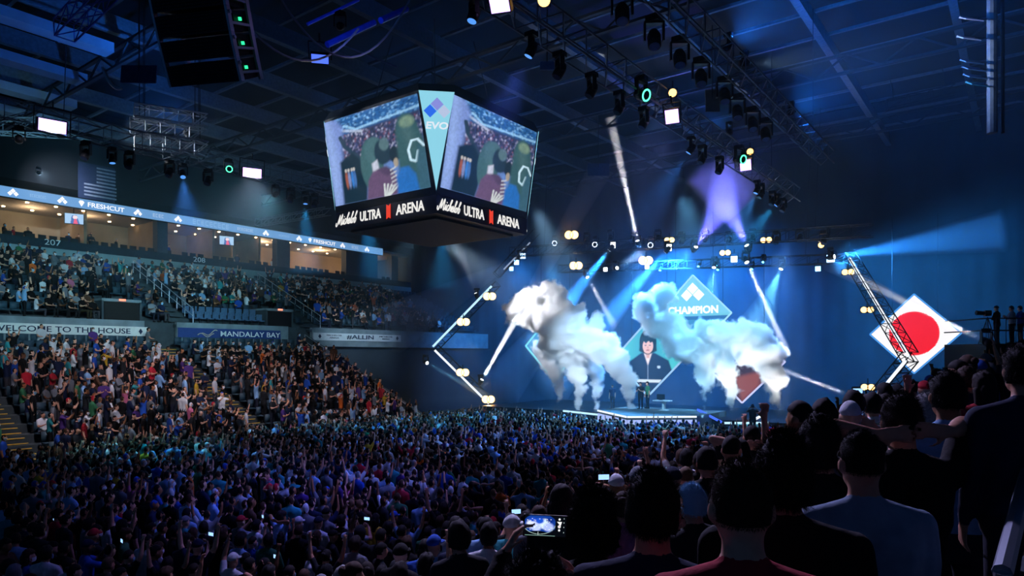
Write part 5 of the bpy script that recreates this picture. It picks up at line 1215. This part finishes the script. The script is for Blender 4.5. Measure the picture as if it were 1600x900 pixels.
for n_, q in enumerate(indiv):
    o = link('person', HI[q['pose']], None, None, (q['x'], q['y'], q['z']), (0, 0, q['yaw']), (q['s'] * random.uniform(.97, 1.06), q['s'], q['s'])); dress(o, q['sk'], q['sh'], q['pt'])
    tag(o, q['label'], 'person', 'spectators nearest to the camera')
    h = link('hair' if q['hair'] not in ('cap', 'hood') else q['hair'], HAIRS[q['hair']], HAIRC[0], o); h.material_slots[0].link = 'OBJECT'
    h.material_slots[0].material = SHM[random.choice(caps)] if q['hair'] == 'cap' else SHM[q['sh']] if q['hair'] == 'hood' else HAIRC[q['hc']]
    if q['mask']:
        m = link('face_mask', MASKM, None, o)
        if not MASKM.materials: MASKM.materials.append(MASKC[0])
        m.material_slots[0].link = 'OBJECT'; m.material_slots[0].material = MASKC[random.choice((0, 0, 1, 1, 2))]
    if q['pose'] == 'film' and 8 < q['d'] < 26:
        R = Matrix.Rotation(q['yaw'], 3, 'Z'); P = V3((q['x'], q['y'], q['z'])) + R @ V3((0, .56, 1.66)) * q['s']
        t = thing('smartphone', P, 'lit phone of ' + q['label'].replace('person in ', '').replace(', filming', ''), 'smartphone', 'phones held up in the crowd', rot=(0, 0, q['yaw']))
        link('case', phm, mat('phone_black', '101114', .3), t); link('screen', phs, mat('phone_glow', '9ac8ff', emit=1.5), t)

# ---------------------------------------------------------------- the rest of the crowd: one mass
LOWV = {}
for k, P in BODY.items():
    me, lab = body_mesh('low', P, .032, 1, ratio=.13)
    me.calc_loop_triangles(); nt_ = len(me.loop_triangles); T = np.empty(nt_ * 3, np.int32); me.loop_triangles.foreach_get('vertices', T); pi = np.empty(nt_, np.int32); me.loop_triangles.foreach_get('polygon_index', pi)
    co = np.empty(len(me.vertices) * 3, np.float32); me.vertices.foreach_get('co', co); co = co.reshape(-1, 3); T = T.reshape(-1, 3); li = np.empty(len(me.polygons), np.int32); me.polygons.foreach_get('material_index', li); L = li[pi]
    # hair is a shell of its own: triangles of the skull's top and back, moved out
    dz = -.44 if k.startswith('sit') else 0; c = co[T].mean(1) - np.array([0, .02, 1.655 + dz])
    hm = (np.abs(c[:, 0]) < .1) & (np.abs(c[:, 2]) < .15) & (np.abs(c[:, 1]) < .13) & ((c[:, 2] > .045) | ((c[:, 1] < -.01) & (c[:, 2] > -.07)))
    mk = (np.abs(c[:, 0]) < .08) & (c[:, 1] > .035) & (c[:, 2] < -.01) & (c[:, 2] > -.13) & (c[:, 1] < .15)
    L = np.where((L == SK) & hm, HA, L); L = np.where((L == SK) & mk, MK, L); LOWV[k] = (co, T, L); bpy.data.meshes.remove(me)
SKL = [np.array(lin(c)) for c in ('c08a70', '9a6848', 'd8a488', '6a4632')]; HAL = [np.array(lin(c)) for c in ('0c0a0a', '1c1410', '3a2618', '6a5038', '808080')]; SHL = {k: np.array(lin(c)) for k, c in SHIRT.items()}; PTL = [np.array(lin(c)) for c in ('1a2030', '101216', '3a3a40', '2a2418')]
def mass(name, people, label):
    Vs, Ts, Cs = [], [], []; n = 0
    for q in people:
        co, T, L = LOWV[q['pose']]; c, s = math.cos(q['yaw']), math.sin(q['yaw']); k = q['s']
        W = np.empty_like(co); W[:, 0] = (co[:, 0] * c - co[:, 1] * s) * k + q['x']; W[:, 1] = (co[:, 0] * s + co[:, 1] * c) * k + q['y']; W[:, 2] = co[:, 2] * k + q['z']
        hat = SHL[random.choice(caps)] if q['hair'] == 'cap' else HAL[q['hc']]; mk = np.array(lin(random.choice(('8ac0e0', 'e0e4e8', '14161a')))) if q['mask'] else SKL[q['sk']]
        pal = np.stack([SKL[q['sk']], SHL[q['sh']] * random.uniform(.8, 1.25), PTL[q['pt']], np.array([.01, .01, .01]), hat, mk])
        Vs.append(W); Ts.append(T + n); Cs.append(pal[L]); n += len(co)
    o = link(name, np_mesh(name, np.concatenate(Vs), np.concatenate(Ts), np.concatenate(Cs), True), attr_mat('crowd_colours', 0, .85))
    tag(o, label, 'crowd', kind='stuff'); print(name, len(people), sum(len(t) for t in Ts)); return o
mass('crowd', rest, 'dense crowd of spectators filling floor and stands')

# ---------------------------------------------------------------- seats
def seat_np(): return MB().box((0, 0, .43), (.42, .46, .06)).box((.0, 0, .43), (.36, .4, .1)).box((-.2, 0, .68), (.06, .46, .5)).box((0, -.25, .45), (.36, .03, .3)).mesh('seat_unit')
su = MB().box((0, 0, .43), (.42, .46, .07)).box((-.22, 0, .68), (.06, .46, .5)).mesh('s'); sco = np.array([v.co[:] for v in su.vertices]); sq_ = np.array([tuple(p.vertices) for p in su.polygons])
Vs, Qs = [], []; n = 0; single = []
for rows, y0, y1, gaps in ((LOW, 6, 32.6, (10.5, 21.7)), (UPP[:11], 9, 55, (23.6, 34.2))):
    for i, (x0, x1, z) in enumerate(rows):
        for y in np.arange(y0, y1, .58):
            if any(abs(y - g) < .75 for g in gaps): continue
            if len(rows) == 11 and i < 4 and (abs(y - 20) < 1.3 or abs(y - 31.6) < 1.3): continue
            if len(rows) == 11 and i < 2 and 24.2 < y < 30.6: single.append((min(x0, x1) + .3, float(y), z)); continue
            Vs.append(sco + np.array([min(x0, x1) + .3, y, z])); Qs.append(sq_ + n); n += len(sco)
o = link('stadium_seating', np_mesh('stadium_seating', np.concatenate(Vs), np.concatenate(Qs)), M_seat); tag(o, 'rows of dark stadium seats under the crowd', 'seating', kind='stuff')
sb_m = MB().box((0, 0, .43), (.42, .46, .07)).mesh('seat_pan'); bk_m = MB().box((-.22, 0, .68), (.06, .46, .5)).mesh('seat_back'); ft_m = MB().box((-.1, 0, .2), (.06, .2, .4)).mesh('seat_foot')
M_bseat = mat('blue_seat', '44607c', .5)
for i, (x, y, z) in enumerate(single):
    t = thing('folding_seat', (x, y, z), 'empty blue folding seat in the %s row above the blue banner' % ('front' if z < 7.8 else 'second'), 'seat', 'empty blue seats above the blue banner')
    link('seat_pan', sb_m, M_bseat, t); link('backrest', bk_m, M_bseat, t); link('foot', ft_m, M_dsteel, t)

# ---------------------------------------------------------------- people on and beside the stage, camera platform
def extra(px, py, y, zf, pose, sh, hair, label, yaw=None, group='people on and beside the stage', x=None, hc=0):
    p = at_y(px, py, y); o = link('person', HI[pose], None, None, (p.x, p.y, zf), (0, 0, yaw if yaw is not None else 0)); dress(o, 0, sh, 1); tag(o, label, 'person', group)
    h = link('hair', HAIRS[hair], HAIRC[hc], o); h.material_slots[0].link = 'OBJECT'; h.material_slots[0].material = HAIRC[hc]; return o
extra(1001, 620, 41.0, rz, 'clap', 'black', 'short', 'person in black standing on the stage riser below the portrait screen', math.pi)
extra(1012, 620, 41.8, rz, 'down', 'green', 'puffy', 'person in dark green on the riser beside the white desk', math.pi * .8)
extra(957, 625, 44, 1.5, 'down', 'navy', 'short', 'dark figure behind the smoke at the left of the riser', math.pi)
extra(1176, 650, 38.3, .9, 'film', 'charcoal', 'short', 'camera operator in charcoal standing up before the right of the stage', .3)
pf0 = at_d(1541, 537, 31); pz = pf0.z
pl_ = thing('camera_platform', (pf0.x, pf0.y, 0), 'raised black camera platform with rails at the right edge', 'platform')
dirp = V3((.8, .6, 0)); nx = V3((-.6, .8, 0))
def PP(u, v, z): q = V3((pf0.x, pf0.y, 0)) + dirp * u + nx * v; q.z = z; return q
MB().prism([PP(0, 0, 0), PP(4, 0, 0), PP(4, 3, 0), PP(0, 3, 0)], (0, 0, pz)).build('deck', M_black, pl_)
for zz in (1.15, .6): MB().tube(PP(0, 0, pz + zz), PP(4, 0, pz + zz), .03).build('rail', M_dsteel, pl_); MB().tube(PP(0, 0, pz + zz), PP(0, 3, pz + zz), .03).build('rail', M_dsteel, pl_)
for k in range(9): MB().tube(PP(k * .45, 0, pz), PP(k * .45, 0, pz + 1.15), .016, n=6).build('baluster', M_dsteel, pl_)
for u, sh, lab in ((1.05, 'black', 'person in black with a cap standing on the camera platform'), (1.75, 'white', 'person in a white t-shirt on the camera platform'), (2.15, 'blue', 'person in blue at the very edge of the camera platform')):
    q = PP(u, .8, pz); o = link('person', HI['cross' if sh == 'black' else 'clap'], None, None, q, (0, 0, 1.2)); dress(o, 2, sh, 0); tag(o, lab, 'person', 'people on the camera platform'); h = link('hair' if sh != 'black' else 'cap', HAIRS['short' if sh != 'black' else 'cap'], HAIRC[0], o)
tr = thing('video_camera', PP(.55, .7, pz), 'dark video camera on a tripod at the platform rail', 'camera')
for k in range(3): t = k * 2.1; MB().tube(PP(.55, .7, pz + 1.25), PP(.55 + .4 * math.cos(t), .7 + .4 * math.sin(t), pz), .022).build('leg', M_black, tr)
MB().box(PP(.55, .7, pz + 1.42), (.5, .24, .26), frame(nx * -1 + dirp * -.5)).build('body', M_black, tr); MB().tube(PP(.4, .7, pz + 1.42), PP(.05, .75, pz + 1.45), .09, .11, 12).build('lens', M_black, tr)
# near seats / rail at the right edge
rail(at_d(1612, 720, 3.2), at_d(1566, 905, 2.2), .02, 'worn metal rail slanting down at the lower right edge', 3)
